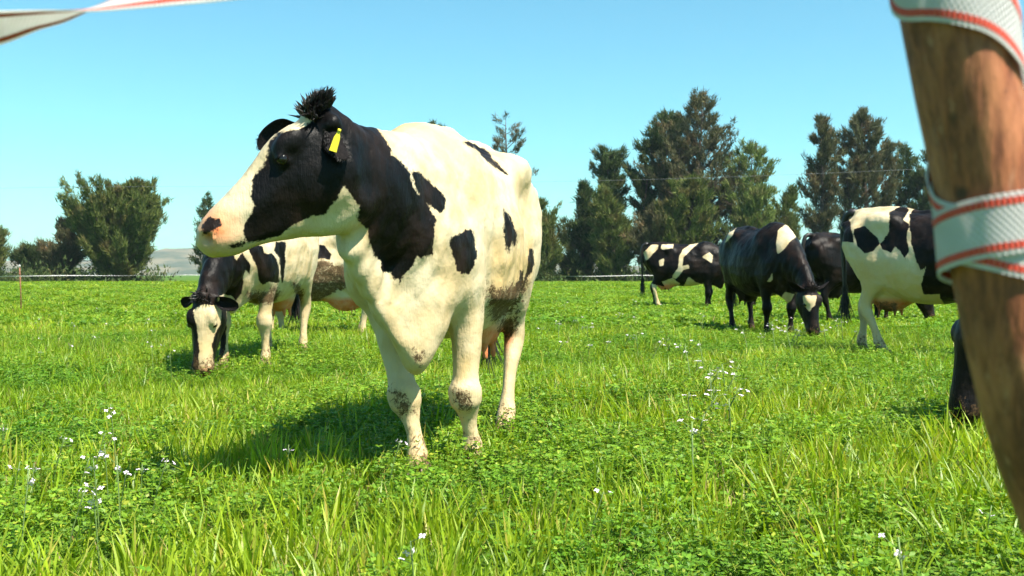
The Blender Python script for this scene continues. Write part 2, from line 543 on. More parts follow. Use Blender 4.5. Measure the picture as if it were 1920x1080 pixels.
# ---------------------------------------------------------------- cows: one continuous skin each
class Skin:
    """blends soft solids into one field and skins it"""
    def __init__(self, lo, hi, h):
        self.h = h
        self.lo = np.array(lo, float)
        self.n = np.ceil((np.array(hi) - self.lo) / h).astype(int) + 1
        self.F = np.full(self.n, 1.0, np.float32)
    def box(self, lo, hi):
        a = np.maximum(np.floor((np.array(lo) - self.lo) / self.h).astype(int), 0)
        b = np.minimum(np.ceil((np.array(hi) - self.lo) / self.h).astype(int) + 1, self.n)
        if (b <= a).any():
            return None, None
        ax = [(self.lo[i] + self.h * np.arange(a[i], b[i])).astype(np.float32) for i in range(3)]
        X, Y, Z = np.meshgrid(*ax, indexing='ij')
        return (slice(a[0], b[0]), slice(a[1], b[1]), slice(a[2], b[2])), np.stack([X, Y, Z], -1)
    def add(self, sl, d, k):
        f = self.F[sl]
        hh = np.maximum(k - np.abs(f - d), 0) / k
        self.F[sl] = np.minimum(f, d) - hh * hh * k * 0.25
    def cut(self, sl, d, k):
        f = self.F[sl]
        d = -d
        hh = np.maximum(k - np.abs(f - d), 0) / k
        self.F[sl] = np.maximum(f, d) + hh * hh * k * 0.25
    def ell(self, c, r, k=0.05, fr=None, cut=False):
        """ellipsoid, fr = rows of local axes"""
        c, r = np.array(c, float), np.array(r, float)
        if fr is None:
            e = r
        else:
            e = np.abs(np.asarray(fr).T) @ r
        sl, P = self.box(c - e - 1.8 * k - 0.03, c + e + 1.8 * k + 0.03)
        if sl is None: return
        q = P - c.astype(np.float32)
        if fr is not None:
            q = q @ np.asarray(fr, np.float32).T
        k0 = np.linalg.norm(q / r.astype(np.float32), axis=-1)
        k1 = np.linalg.norm(q / (r * r).astype(np.float32), axis=-1) + 1e-6
        d = k0 * (k0 - 1) / k1
        (self.cut if cut else self.add)(sl, d, k)
    def loft(self, knots, side, k=0.06, n=14, p=2.0, cap=0.8):
        """knots: x,y,z, half-width along side, half-height across; side = side vector (constant or per knot)"""
        K = catmull(knots, n)
        P3, A, B = K[:, :3], K[:, 3], K[:, 4]
        S = np.asarray(side, float)
        if S.ndim == 1:
            S = np.repeat(S[None], len(K), 0)
        else:
            S = catmull(np.c_[np.asarray(knots)[:, :3], S], n)[:, 3:]
        m = max(A.max(), B.max())
        sl, G = self.box(P3.min(0) - m - 1.8 * k - 0.03, P3.max(0) + m + 1.8 * k + 0.03)
        if sl is None: return
        best = np.full(G.shape[:3], 9.0, np.float32)
        org = np.array([q.start for q in sl])
        f32 = np.float32
        for i in range(n - 1):
            a, b = P3[i], P3[i + 1]
            ab = b - a
            L = np.linalg.norm(ab)
            if L < 1e-6: continue
            ax = (ab / L).astype(f32)
            rm = max(A[i], A[i + 1], B[i], B[i + 1]) + 1.8 * k + 0.03
            lo, hi = np.minimum(a, b) - rm, np.maximum(a, b) + rm
            i0 = np.maximum(np.floor((lo - self.lo) / self.h).astype(int) - org, 0)
            i1 = np.minimum(np.ceil((hi - self.lo) / self.h).astype(int) + 1 - org, best.shape)
            if (i1 <= i0).any(): continue
            ss = tuple(slice(i0[q], i1[q]) for q in range(3))
            q = G[ss].reshape(-1, 3) - a.astype(f32)
            t = q @ ax
            tc = np.clip(t / f32(L), 0, 1)
            s = S[i] * .5 + S[i + 1] * .5
            s = unit(s - s.dot(ax) * ax).astype(f32)
            u = np.cross(ax, s).astype(f32)
            aa = f32(A[i]) * (1 - tc) + f32(A[i + 1]) * tc
            bb = f32(B[i]) * (1 - tc) + f32(B[i + 1]) * tc
            x1, x2, x3 = np.abs(q @ s), np.abs(q @ u), np.abs(t - tc * f32(L))
            cc = np.minimum(aa, bb) * f32(cap)
            y1, y2, y3 = x1 / aa, x2 / bb, x3 / cc
            if p == 2.0:
                k0 = np.sqrt(y1 * y1 + y2 * y2 + y3 * y3)
            else:
                k0 = (y1 ** p + y2 ** p + y3 ** p) ** (1.0 / p)
            k1 = np.sqrt((y1 / aa) ** 2 + (y2 / bb) ** 2 + (y3 / cc) ** 2) + f32(1e-6)
            d = (k0 * (k0 - 1) / k1).astype(f32)
            best[ss] = np.minimum(best[ss], d.reshape(best[ss].shape))
        self.add(sl, best, k)
    def skin(self, smooth=2):
        F, h = self.F, self.h
        ins = F < 0
        c = np.zeros(np.array(F.shape) - 1, np.uint8)
        for dx in (0, 1):
            for dy in (0, 1):
                for dz in (0, 1):
                    c += ins[dx:F.shape[0]-1+dx, dy:F.shape[1]-1+dy, dz:F.shape[2]-1+dz]
        act = (c > 0) & (c < 8)
        idx = np.full(act.shape, -1, np.int32)
        I, J, Kk = np.nonzero(act)
        idx[I, J, Kk] = np.arange(len(I))
        acc = np.zeros((len(I), 3), np.float32)
        cnt = np.zeros(len(I), np.float32)
        cor = [(a, b, d) for a in (0, 1) for b in (0, 1) for d in (0, 1)]
        val = {q: F[I + q[0], J + q[1], Kk + q[2]] for q in cor}
        for q in cor:
            for ax in range(3):
                if q[ax] == 0:
                    q2 = list(q); q2[ax] = 1; q2 = tuple(q2)
                    va, vb = val[q], val[q2]
                    mm = (va < 0) != (vb < 0)
                    t = np.where(mm, va / np.where(mm, va - vb, 1), 0)
                    pos = np.tile(np.array(q, np.float32), (len(I), 1))
                    pos[:, ax] += t
                    acc += pos * mm[:, None]
                    cnt += mm
        V = (np.stack([I, J, Kk], 1) + acc / cnt[:, None]) * h + self.lo
        faces = []
        for ax in range(3):
            a, b = (ax + 1) % 3, (ax + 2) % 3
            s0 = [slice(1, -1)] * 3; s1 = [slice(1, -1)] * 3
            s0[ax] = slice(0, -1); s1[ax] = slice(1, None)
            i0, i1 = ins[tuple(s0)], ins[tuple(s1)]
            e = np.stack(np.nonzero(i0 != i1), 1)
            fl = i0[e[:, 0], e[:, 1], e[:, 2]]
            base = e.copy()
            base[:, a] += 1; base[:, b] += 1
            def cell(da, db):
                q = base.copy()
                q[:, a] += da; q[:, b] += db
                return idx[q[:, 0], q[:, 1], q[:, 2]]
            Q = np.stack([cell(-1, -1), cell(0, -1), cell(0, 0), cell(-1, 0)], 1)
            Q[~fl] = Q[~fl][:, ::-1]
            faces.append(Q)
        Fc = np.concatenate(faces)
        E = np.concatenate([Fc[:, [0, 1]], Fc[:, [1, 2]], Fc[:, [2, 3]], Fc[:, [3, 0]]])
        deg = np.bincount(E[:, 0], minlength=len(V)) + np.bincount(E[:, 1], minlength=len(V))
        for it in range(smooth):
            for lam in (0.5, -0.48):
                S = np.zeros_like(V)
                for ax in range(3):
                    S[:, ax] = (np.bincount(E[:, 0], V[E[:, 1], ax], len(V))
                                + np.bincount(E[:, 1], V[E[:, 0], ax], len(V)))
                V = V + lam * (S / deg[:, None] - V)
        return V, Fc

def head_frame(poll, axis, up):
    a = unit(axis)
    u = np.asarray(up, float)
    u = unit(u - a * u.dot(a))
    s = np.cross(u, a)                # the cow's left
    return np.asarray(poll, float), a, s, u

def cow_skin(sp):
    """sp: dictionary of the pose; local frame x forward, y left, z up"""
    h = sp['voxel']
    poll, ha, hs, hu = head_frame(sp['poll'], sp['axis'], sp['up'])
    HL = sp.get('head', 1.0)
    def H(x, y, z):
        return poll + HL * (ha * x + hs * y + hu * z)
    tip = H(0.6, 0, 0)
    lo = np.minimum([-1.08, -0.52, -0.03], np.minimum(tip, poll) - 0.25)
    hi = np.maximum([0.95, 0.52, 1.62], np.maximum(tip, poll) + 0.25)
    lo[2] = -0.03
    S = Skin(lo, hi, h)
    # trunk: x, top, bottom, half-width, height of the widest point
    T = np.array([
        (-0.93, 1.26, 1.02, 0.07, 1.14),
        (-0.885, 1.36, 0.93, 0.15, 1.16),
        (-0.80, 1.43, 0.82, 0.205, 1.15),
        (-0.65, 1.45, 0.69, 0.25, 1.08),
        (-0.45, 1.445, 0.59, 0.305, 1.0),
        (-0.22, 1.41, 0.54, 0.35, 0.94),
        (0.02, 1.395, 0.53, 0.355, 0.92),
        (0.22, 1.395, 0.56, 0.335, 0.94),
        (0.40, 1.405, 0.585, 0.275, 0.95),
        (0.54, 1.37, 0.57, 0.20, 0.95),
        (0.66, 1.27, 0.58, 0.165, 0.94),
        (0.755, 1.13, 0.64, 0.14, 0.90),
        (0.81, 1.02, 0.74, 0.07, 0.88)])
    T[:, 2] += sp.get('belly', 0.0) * np.exp(-((T[:, 0] + 0.1) / 0.4) ** 2)
    T[:, 3] *= sp.get('girth', 1.0)
    sl, P = S.box((-1.0, -0.52, 0.4), (0.9, 0.52, 1.6))
    xs = P[:, 0, 0, 0]
    def sp1(c):
        m = np.gradient(T[:, c], T[:, 0])
        xx = np.clip(xs, T[0, 0], T[-1, 0])
        k = np.clip(np.searchsorted(T[:, 0], xx) - 1, 0, len(T) - 2)
        hh = T[k + 1, 0] - T[k, 0]
        s = (xx - T[k, 0]) / hh
        return ((2*s**3-3*s**2+1)*T[k, c] + (s**3-2*s**2+s)*hh*m[k] + (-2*s**3+3*s**2)*T[k+1, c] + (s**3-s**2)*hh*m[k+1])
    zt, zb, w, zw = (sp1(c).astype(np.float32)[:, None, None] for c in (1, 2, 3, 4))
    y, z = np.abs(P[..., 1]), P[..., 2]
    hgt = np.where(z > zw, zt - zw, zw - zb)
    v = np.abs(z - zw)
    ex = np.maximum(np.maximum(T[0, 0] - P[..., 0], P[..., 0] - T[-1, 0]), 0)
    pw = 2.15
    k0 = ((y / w) ** pw + (v / hgt) ** pw + (ex / 0.05) ** pw) ** (1 / pw)
    k1 = np.sqrt((y / w**2) ** 2 + (v / hgt**2) ** 2 + (ex / 0.0025) ** 2) + 1e-6
    S.add(sl, (k0 * (k0 - 1) / k1).astype(np.float32), 0.05)
    for sy in (1, -1):
        S.ell((-0.46, sy * 0.205, 1.325), (0.13, 0.08, 0.065), 0.14)            # hook bones
        S.ell((-0.88, sy * 0.115, 1.29), (0.06, 0.05, 0.06), 0.07)               # pin bones
        S.ell((-0.70, sy * 0.215, 1.12), (0.17, 0.07, 0.17), 0.10)               # thurl
        S.ell((0.36, sy * 0.15, 1.12), (0.12, 0.10, 0.25), 0.10,                # shoulder blade
              fr=[unit((1, 0, 0.25)), (0, 1, 0), unit((-0.25, 0, 1))])
        S.ell((0.63, sy * 0.15, 0.92), (0.09, 0.07, 0.12), 0.08)                 # point of shoulder
        S.ell((0.50, sy * 0.19, 0.84), (0.15, 0.08, 0.15), 0.09)                # upper arm
        # last ribs, faint
        for i in range(5 if h < .014 else 0):
            xr = -0.14 + 0.085 * i
            S.loft([(xr + .05, sy * 0.225, 1.25, .012, .014), (xr, sy * 0.303, 1.0, .012, .014), (xr - 0.03, sy * 0.265, 0.72, .012, .014)],
                   (1, 0, 0), 0.07, 8)
        S.ell((-0.34, sy * 0.385, 1.20), (0.12, 0.05, 0.12), 0.12, cut=True)        # hollow flank
    # spine
    S.loft([(-0.84, 0, 1.44, .035, .03), (-0.5, 0, 1.46, .035, .03), (-0.1, 0, 1.405, .03, .022), (0.25, 0, 1.405, .035, .025), (0.46, 0, 1.40, .04, .03)], (0, 1, 0), 0.06, 10)
    # neck and the slope of the shoulder
    S.ell((.70, .03 if h < .012 else 0, .96), (.16, .14, .23), .14)
    S.loft(sp['neck'], sp.get('neck_side', (0, 1, 0)), 0.14, 34, p=sp.get('neck_p', 2.0), cap=0.6)
    for fold in sp.get('folds', ()):
        S.loft(fold[0], fold[1], fold[2], 12, cap=0.8)
    # brisket
    bx, by, bz, br = sp.get('brisket', (0.70, 0.0, 0.60, 1.0))
    S.ell((bx - .08, by, bz + 0.11), (0.14, 0.095, 0.15), 0.12)
    S.ell((bx - .01, by, bz - 0.035), (0.06 * br, 0.036 * br, 0.095 * br), 0.09)
    # legs
    def leg(kn, foot, z0, k=0.07, cap=0.7):
        kn = np.array(kn, float)
        f = np.clip(1 - kn[:, 2] / z0, 0, 1)
        f = f ** 1.15
        tgt = np.array(foot) - kn[-1, :2]
        kn[:, 0] += f / f[-1] * tgt[0]
        kn[:, 1] += f / f[-1] * tgt[1]
        S.loft(kn, (0, 1, 0), k, 26, cap=cap)
        return kn
    legs = {}
    kz = sp.get('knee', .405)
    def low(z):
        return float(np.interp(z, (0, .045, .125, .405, .84, 2), (0, .045, .06 + .065 * kz / .405, kz, .84, 2)))
    for nm, sy in (('fl', 1), ('fr', -1)):
        b = sp['feet'][nm]
        bend = b[2] if len(b) > 2 else 0.0
        legs[nm] = leg([(q[0], q[1], low(q[2]), q[3], q[4]) for q in [(0.52, sy * .17, 1.00, .08, .14), (0.46, sy * .18, .84, .08, .125), (0.43, sy * .18, .70, .074, .10),
              (0.44 + bend * .5, sy * .175, .57, .060, .074), (0.455 + bend, sy * .165, .465, .053, .058), (0.462 + bend, sy * .16, .405, .068, .070),
              (0.452 + bend * .8, sy * .158, .345, .050, .053), (0.447 + bend * .6, sy * .156, .26, .031, .038), (0.445 + bend * .3, sy * .155, .17, .034, .040),
              (0.45, sy * .155, .125, .042, .047), (0.475, sy * .155, .075, .040, .043), (0.49, sy * .155, .045, .046, .052)]],
             b[:2], 1.0)
    if h < .012:                       # bony knees, elbows and the ridge of the shoulder
        for nm in ('fl', 'fr'):
            kx, ky = legs[nm][5][:2]
            S.ell((kx + .018, ky, kz + .02), (.050, .058, .048), .03)
            S.ell((kx + .030, ky, kz - .02), (.034, .048, .030), .025)
            S.ell((legs[nm][2][0] - .085, legs[nm][2][1], .735), (.045, .04, .05), .04)
            S.ell((kx - .048, ky, kz), (.022, .026, .04), .03)
        for sy in (1, -1):
            S.loft([(.46, sy * .10, 1.36, .016, .02), (.50, sy * .20, 1.14, .016, .02), (.60, sy * .21, .96, .018, .022)], (1, 0, 0), .06, 12)
    for nm, sy in (('hl', 1), ('hr', -1)):
        b = sp['feet'][nm]
        legs[nm] = leg([(-0.66, sy * .17, 1.12, .10, .20), (-0.60, sy * .20, .96, .105, .20), (-0.57, sy * .205, .82, .09, .165),
              (-0.63, sy * .19, .69, .068, .10), (-0.705, sy * .172, .585, .048, .068), (-0.745, sy * .165, .51, .050, .066),
              (-0.735, sy * .162, .44, .046, .058), (-0.705, sy * .16, .34, .033, .041), (-0.685, sy * .16, .22, .033, .041),
              (-0.675, sy * .16, .135, .047, .053), (-0.645, sy * .16, .08, .044, .048), (-0.625, sy * .16, .045, .05, .058)],
             b[:2], 0.95)
    # udder with teats
    ud = sp.get('udder', 1.0)
    if ud:
        S.ell((-0.47, 0, 0.62), (0.21 * ud, 0.145 * ud, 0.17 * ud), 0.07)
        for tx in (-0.56, -0.40):
            for ty in (-.07, .07):
                S.loft([(tx, ty * ud, .54, .022, .022), (tx, ty * 1.05 * ud, .46 - .1 * (ud - 1), .016, .016), (tx, ty * 1.1 * ud, .41 - .14 * (ud - 1), .012, .012)], (0, 1, 0), 0.03, 6)
    # head: x along the face, height above and below the axis, half-width
    hd = np.array([
        (-0.03, .045, .09, .060), (0.03, .080, .145, .090), (0.09, .104, .190, .105), (0.16, .112, .212, .108), (0.225, .107, .200, .101),
        (0.29, .097, .164, .088), (0.36, .088, .122, .077), (0.43, .082, .094, .072), (0.49, .078, .080, .076),
        (0.535, .066, .068, .074), (0.562, .046, .050, .060)])
    kn = [np.r_[H(x, 0, (d - vv) / 2), hw * HL, (d + vv) / 2 * HL] for x, d, vv, hw in hd]
    S.loft(np.array(kn), hs, 0.05, 24, p=2.25, cap=0.7)
    fr = [ha, hs, hu]
    for sy in (1, -1):
        S.ell(H(.150, sy * .086, .072), np.array((.060, .030, .036)) * HL, .035, fr)      # brow
        S.ell(H(.14, sy * .072, -.105), np.array((.105, .044, .085)) * HL, .05, fr)       # cheek
        S.ell(H(.29, sy * .062, -.012), np.array((.10, .020, .028)) * HL, .04, fr)        # facial crest
        S.ell(H(.205, sy * .130, .048), np.array((.034, .022, .022)) * HL, .03, fr, cut=True)   # eye hollow
        S.ell(H(.530, sy * .043, .022), np.array((.036, .028, .030)) * HL, .03, fr)       # nostril wing
        S.ell(H(.556, sy * .056, .024), np.array((.026, .016, .015)) * HL, .012, fr, cut=True)
        S.ell(H(.0, sy * .080, .018), np.array((.035, .04, .03)) * HL, .03, fr)           # ear root
        S.ell(H(.205, sy * .101, .060), np.array((.028, .016, .010)) * HL, .012, fr)       # upper lid
        S.ell(H(.209, sy * .100, .032), np.array((.026, .014, .008)) * HL, .012, fr)       # lower lid
    tj = sp.get('throat', 0.0)
    S.loft([np.r_[H(.42, 0, -.085), .040, .03], np.r_[H(.31, 0, -.125 - tj * .3), .048, .04], np.r_[H(.21, 0, -.165 - tj * .7), .052, .05],
            np.r_[H(.12, 0, -.19 - tj * .6), .05, .055]], hs, .07, 12)   # under the jaw
    S.ell(H(-.005, 0, .066), np.array((.045, .055, .045)) * HL, .05, fr)                  # poll
    S.ell(H(.465, 0, -.072), np.array((.066, .050, .026)) * HL, .03, fr)                 # chin
    S.ell(H(.505, 0, -.028), np.array((.055, .074, .038)) * HL, .03, fr)                   # upper lip
    V, Fc = S.skin(2)
    # loose skin and muscle: a little relief along the normals
    e1, e2 = V[Fc[:, 2]] - V[Fc[:, 0]], V[Fc[:, 3]] - V[Fc[:, 1]]
    fn = np.cross(e1, e2)
    N = np.zeros_like(V)
    for c in range(4):
        for ax in range(3):
            N[:, ax] += np.bincount(Fc[:, c], fn[:, ax], len(V))
    N /= np.linalg.norm(N, axis=1, keepdims=True) + 1e-9
    g = np.random.default_rng(int(sp.get('seed', 1)))
    dsp = np.zeros(len(V))
    for wl, amp in ((.26, .0036), (.15, .0024), (.085, .0014), (.05, .0007)):
        for q in range(4):
            k = unit(g.normal(0, 1, 3) * (1, 1, .7)) * 2 * math.pi / wl * g.uniform(.8, 1.25)
            dsp += amp * .55 * np.sin(V @ k + g.uniform(0, 6.28) + .8 * np.sin(V @ k[[1, 2, 0]] * .6))
    dsp *= np.clip((V[:, 2] - .45) / .25, .15, 1)
    near_head = np.linalg.norm(V - H(.3, 0, -.03), axis=1)
    dsp *= np.clip((near_head - .18) / .22, .25, 1)
    # creases across the neck
    nk = np.array([q[:3] for q in sp['neck']])
    na = unit(nk[-1] - nk[1])
    tn = (V - nk[1]) @ na
    Ln = np.linalg.norm(nk[-1] - nk[1])
    wt = np.clip(tn / Ln * 4, 0, 1) * np.clip((1.0 - tn / Ln) * 4, 0, 1) * np.clip((np.linalg.norm(V - nk[2], axis=1) < .42) * 1.0, 0, 1)
    dsp += wt * .0035 * np.sin(tn * 2 * math.pi / .085 + 3.0 * np.sin(V[:, 2] * 7 + V[:, 1] * 5)) * np.clip((1.16 - V[:, 2]) / .25, .1, 1)
    V = V + N * dsp[:, None]
    return V, Fc, H, (ha, hs, hu), legs

# ---- coat: signed distance to patch outlines given in the cow's own frame
def poly_sd(pts, poly):
    """positive inside"""
    x, y = pts[:, 0], pts[:, 1]
    ins = np.zeros(len(x), bool)
    best = np.full(len(x), 9.0)
    n = len(poly)
    for i in range(n):
        a, b = poly[i], poly[(i + 1) % n]
        e = b - a
        q = pts - a
        t = np.clip((q @ e) / max(e @ e, 1e-9), 0, 1)
        best = np.minimum(best, np.linalg.norm(q - t[:, None] * e, axis=1))
        cond = (a[1] > y) != (b[1] > y)
        if abs(e[1]) > 1e-9:
            ins ^= cond & (x < a[0] + (y - a[1]) * e[0] / e[1])
    return np.where(ins, best, -best)

def paint(V, N, base, patches):
    """patches: (kind, direction, facing limit, depth margin, outline points). kinds: b black, w white, m mud, p pink, y cream"""
    s = np.full(len(V), 0.05 if base == 'b' else -0.05)
    ex = {k: np.zeros(len(V)) for k in 'mpy'}
    for kind, dr, lim, dep, out in patches:
        out = np.asarray(out, float)
        d = unit(dr)
        a = unit(np.cross((0, 0, 1), d)); b = np.cross(d, a)
        o2 = np.c_[out @ a, out @ b]
        od = out @ d
        if kind in 'bw' and base == 'w':             # the other flank carries much the same markings
            Vm = V * (1, -1, 1)
            Nm = N * (1, -1, 1)
            w = np.nonzero((N @ d < -.2) & (Nm @ d > lim) & (Vm @ d > od.min() - dep) & (Vm @ d < od.max() + dep))[0]
            if len(w):
                sd = np.clip(poly_sd(np.c_[Vm[w] @ a, Vm[w] @ b], o2), -.05, .05)
                s[w] = np.maximum(s[w], sd) if kind == 'b' else np.minimum(s[w], -sd)
        w = np.nonzero((N @ d > lim) & (V @ d > od.min() - dep) & (V @ d < od.max() + dep))[0]
        if len(w) == 0: continue
        p2 = np.c_[V[w] @ a, V[w] @ b]
        m = ((p2 > o2.min(0) - .08) & (p2 < o2.max(0) + .08)).all(1)
        w, p2 = w[m], p2[m]
        if len(w) == 0: continue
        sd = np.clip(poly_sd(p2, o2), -.05, .05)
        if kind == 'b': s[w] = np.maximum(s[w], sd)
        elif kind == 'w': s[w] = np.minimum(s[w], -sd)
        else: ex[kind][w] = np.maximum(ex[kind][w], np.clip((sd + .035) / .075, 0, 1))
    return s, ex

def coat_mat():
    q = NT('cow_coat')
    co = q.coord()
    s = q.attr('black'); mud = q.attr('mud'); pk = q.attr('pink'); cr = q.attr('cream')
    hair = q.noise(1.0, 3, .6, q.scaled(co, (60, 140, 34)))
    fine = q.noise(95, 4, .65, co)
    big = q.noise(5.0, 3, .55, co)
    mid = q.noise(19, 4, .6, co)
    edge = q.math('ADD', s, q.math('MULTIPLY', q.math('SUBTRACT', fine, .5), .022))
    edge = q.math('ADD', edge, q.math('MULTIPLY', q.math('SUBTRACT', mid, .5), .016))
    edge = q.math('ADD', edge, q.math('MULTIPLY', q.math('SUBTRACT', q.noise(8.5, 3, .6, co), .5), .035))
    bl = q.ramp(edge, -.0035, .0035)
    white = q.mix(q.ramp(big, .35, .7), (.575, .475, .315), (.50, .37, .20))
    white = q.mix(q.math('MULTIPLY', q.ramp(mid, .55, .8), .35), white, (.50, .38, .22))
    white = q.mix(q.math('MULTIPLY', cr, q.math('ADD', q.math('MULTIPLY', mid, .7), .25)), white, (.55, .37, .16))
    streak = q.noise(1.0, 4, .65, q.scaled(co, (26, 26, 5)))
    white = q.mix(q.math('MULTIPLY', q.ramp(streak, .52, .78), .42), white, (.47, .36, .21))
    black = q.mix(q.ramp(big, .4, .75), (.0038, .0034, .0036), (.020, .0115, .0085))
    black = q.mix(q.math('MULTIPLY', q.ramp(fine, .5, .8), .35), black, (.016, .012, .011))
    pink = q.mix(q.ramp(mid, .3, .7), (.58, .16, .055), (.60, .26, .125))
    col = q.mix(bl, q.mix(pk, white, pink), black)
    blot = q.noise(58, 6, .8, co, .8)
    mf = q.math('MULTIPLY', q.ramp(q.math('ADD', q.math('MULTIPLY', mud, .58), q.math('ADD', q.math('MULTIPLY', q.ramp(blot, .32, .68), .42), q.math('MULTIPLY', q.ramp(mid, .3, .7), .22))), .64, .82), .95)
    mudc = q.mix(q.ramp(fine, .35, .7), (.045, .025, .012), (.155, .090, .043))
    col = q.mix(mf, col, mudc)
    hgt = q.math('ADD', q.math('MULTIPLY', hair, .6), q.math('ADD', q.math('MULTIPLY', fine, .5), q.math('MULTIPLY', mf, q.math('MULTIPLY', blot, 1.6))))
    bump = q.bump(hgt, .40, .006)
    bump2 = q.t.nodes.new('ShaderNodeBump')
    bump2.inputs['Strength'].default_value = .42
    bump2.inputs['Distance'].default_value = .03
    q.t.links.new(q.math('ADD', q.noise(9, 3, .5, co), q.math('MULTIPLY', streak, .5)), bump2.inputs['Height'])
    q.t.links.new(bump, bump2.inputs['Normal'])
    rough = q.math('ADD', .46, q.math('MULTIPLY', mf, .4))
    sh = q.principled(col, rough, bump2.outputs[0], Specular_IOR_Level=.12)
    return q.done(sh)

M_COAT = coat_mat()
M_EYE = NT('cow_eye'); M_EYE = M_EYE.done(M_EYE.principled((.008, .006, .005), .10, Specular_IOR_Level=.4))
M_HAIR = simple_mat('black_hair', (.014, .010, .009), .5, 90, .5, .1)
M_EAR = simple_mat('ear_fur', (.008, .006, .006), .75, 140, .6, .5, Specular_IOR_Level=.1)
M_HAIRW = simple_mat('pale_hair', (.55, .47, .36), .6, 60, .3, .1)
M_HOOF = simple_mat('hoof_horn', (.11, .065, .04), .55, 40, .5, .4)
M_TAG = simple_mat('yellow_plastic', (.66, .55, .02), .45, 60, .08, .02)
M_SKINPINK = simple_mat('ear_skin', (.16, .085, .065), .6, 60, .4, .15)

def ear_mesh(length, width, cup, curl):
    """leaf-shaped cupped shell, root at the origin, +x towards the tip, opening towards +z"""
    nu, nv = 15, 11
    V, F = [], []
    for lay in (0, 1):
        for i in range(nu):
            t = i / (nu - 1)
            w = width * (0.42 + 0.58 * math.sin(min(1, t / .55) * math.pi / 2)) * math.sqrt(max(0, 1 - max(0, (t - .45) / .55) ** 2.4)) * .5 + .002
            for j in range(nv):
                v = -1 + 2 * j / (nv - 1)
                an = v * (1.75 * (1 - t) ** 1.3 + .55)
                rr = w / max(math.sin(min(1.45, 1.75 * (1 - t) ** 1.3 + .55)), .3)
                yy = rr * math.sin(an) 
                zz = cup * (1 - math.cos(an)) * rr + (-curl * t * t)
                th = .0045 * (1 - .8 * abs(v)) * (1 - .6 * t) + .0012
                V.append((t * length, yy, zz - (th if lay else -th)))
    n = nu * nv
    for lay in (0, 1):
        for i in range(nu - 1):
            for j in range(nv - 1):
                a = lay * n + i * nv + j
                q = (a, a + nv, a + nv + 1, a + 1)
                F.append(q if lay == 0 else q[::-1])
    for i in range(nu - 1):
        for j in (0, nv - 1):
            a = i * nv + j
            q = (a, a + n, a + nv + n, a + nv)
            F.append(q if j == 0 else q[::-1])
    for j in range(nv - 1):
        a = (nu - 1) * nv + j
        F.append((a, a + n, a + n + 1, a + 1))
    return mesh_py('ear', V, F, True)

def frame_matrix(o, x, z):
    x = Vector(x).normalized()
    z = Vector(z); z = (z - x * z.dot(x)).normalized()
    y = z.cross(x)
    return Matrix(((x.x, y.x, z.x, o[0]), (x.y, y.y, z.y, o[1]), (x.z, y.z, z.z, o[2]), (0, 0, 0, 1)))

def hair_mesh(name, roots, dirs, lengths, r0, droop, seg=4):
    """tapered three-sided locks"""
    V, F = [], []
    for p, d, L in zip(roots, dirs, lengths):
        p = Vector(p); d = Vector(d).normalized()
        side = Vector((random.uniform(-1, 1), random.uniform(-1, 1), random.uniform(-.4, .4)))
        b = len(V)
        for i in range(seg + 1):
            t = i / seg
            c = p + d * (L * t) + side * (L * .22 * t * t) + Vector((0, 0, -droop * L * t * t))
            r = r0 * (1 - t) ** .7 + .0003
            for k in range(3):
                an = k * 2.094 + p.x * 90
                e1 = d.orthogonal().normalized(); e2 = d.cross(e1)
                V.append(c + e1 * (r * math.cos(an)) + e2 * (r * math.sin(an)))
        for i in range(seg):
            for k in range(3):
                k2 = (k + 1) % 3
                F.append((b + i*3 + k, b + i*3 + k2, b + i*3 + 3 + k2, b + i*3 + 3 + k))
    return mesh_py(name, V, F, True)

def hoof_mesh():
    """two claws, toe towards +x"""
    V, F = [], []
    for sy in (1, -1):
        b = len(V)
        ring = []
        n = 10
        for lv, (z, sx, wy, ox) in enumerate(((0.0, .066, .027, .022), (.02, .062, .027, .016), (.05, .050, .026, .004), (.075, .042, .022, -.004))):
            for k in range(n):
                an = 2 * math.pi * k / n
                cx = math.cos(an); cy = math.sin(an)
                toe = 1 + .15 * max(0, cx)
                V.append((ox + sx * cx * toe, sy * .029 + wy * cy * (1 - .25 * max(0, cx)), z))
        for i in range(3):
            for k in range(n):
                k2 = (k + 1) % n
                F.append((b + i*n + k, b + i*n + k2, b + i*n + n + k2, b + i*n + n + k))
        F.append(tuple(b + k for k in range(n))[::-1])
        F.append(tuple(b + 3*n + k for k in range(n)))
    return mesh_py('hoof', V, F, True)
HOOF = hoof_mesh()

GRAZE = dict(
    poll=(1.24, 0, .66), axis=(.20, 0, -1), up=(1, 0, .2),
    neck=[(0.30, 0, 1.16, .22, .34), (0.62, 0, 1.08, .17, .27), (0.88, 0, .93, .125, .205), (1.07, 0, .79, .098, .155), (1.18, 0, .66, .085, .125)],
    neck_side=(0, 1, 0))
FEET = dict(fl=(.50, .155), fr=(.44, -.155), hl=(-.66, .16), hr=(-.56, -.16))

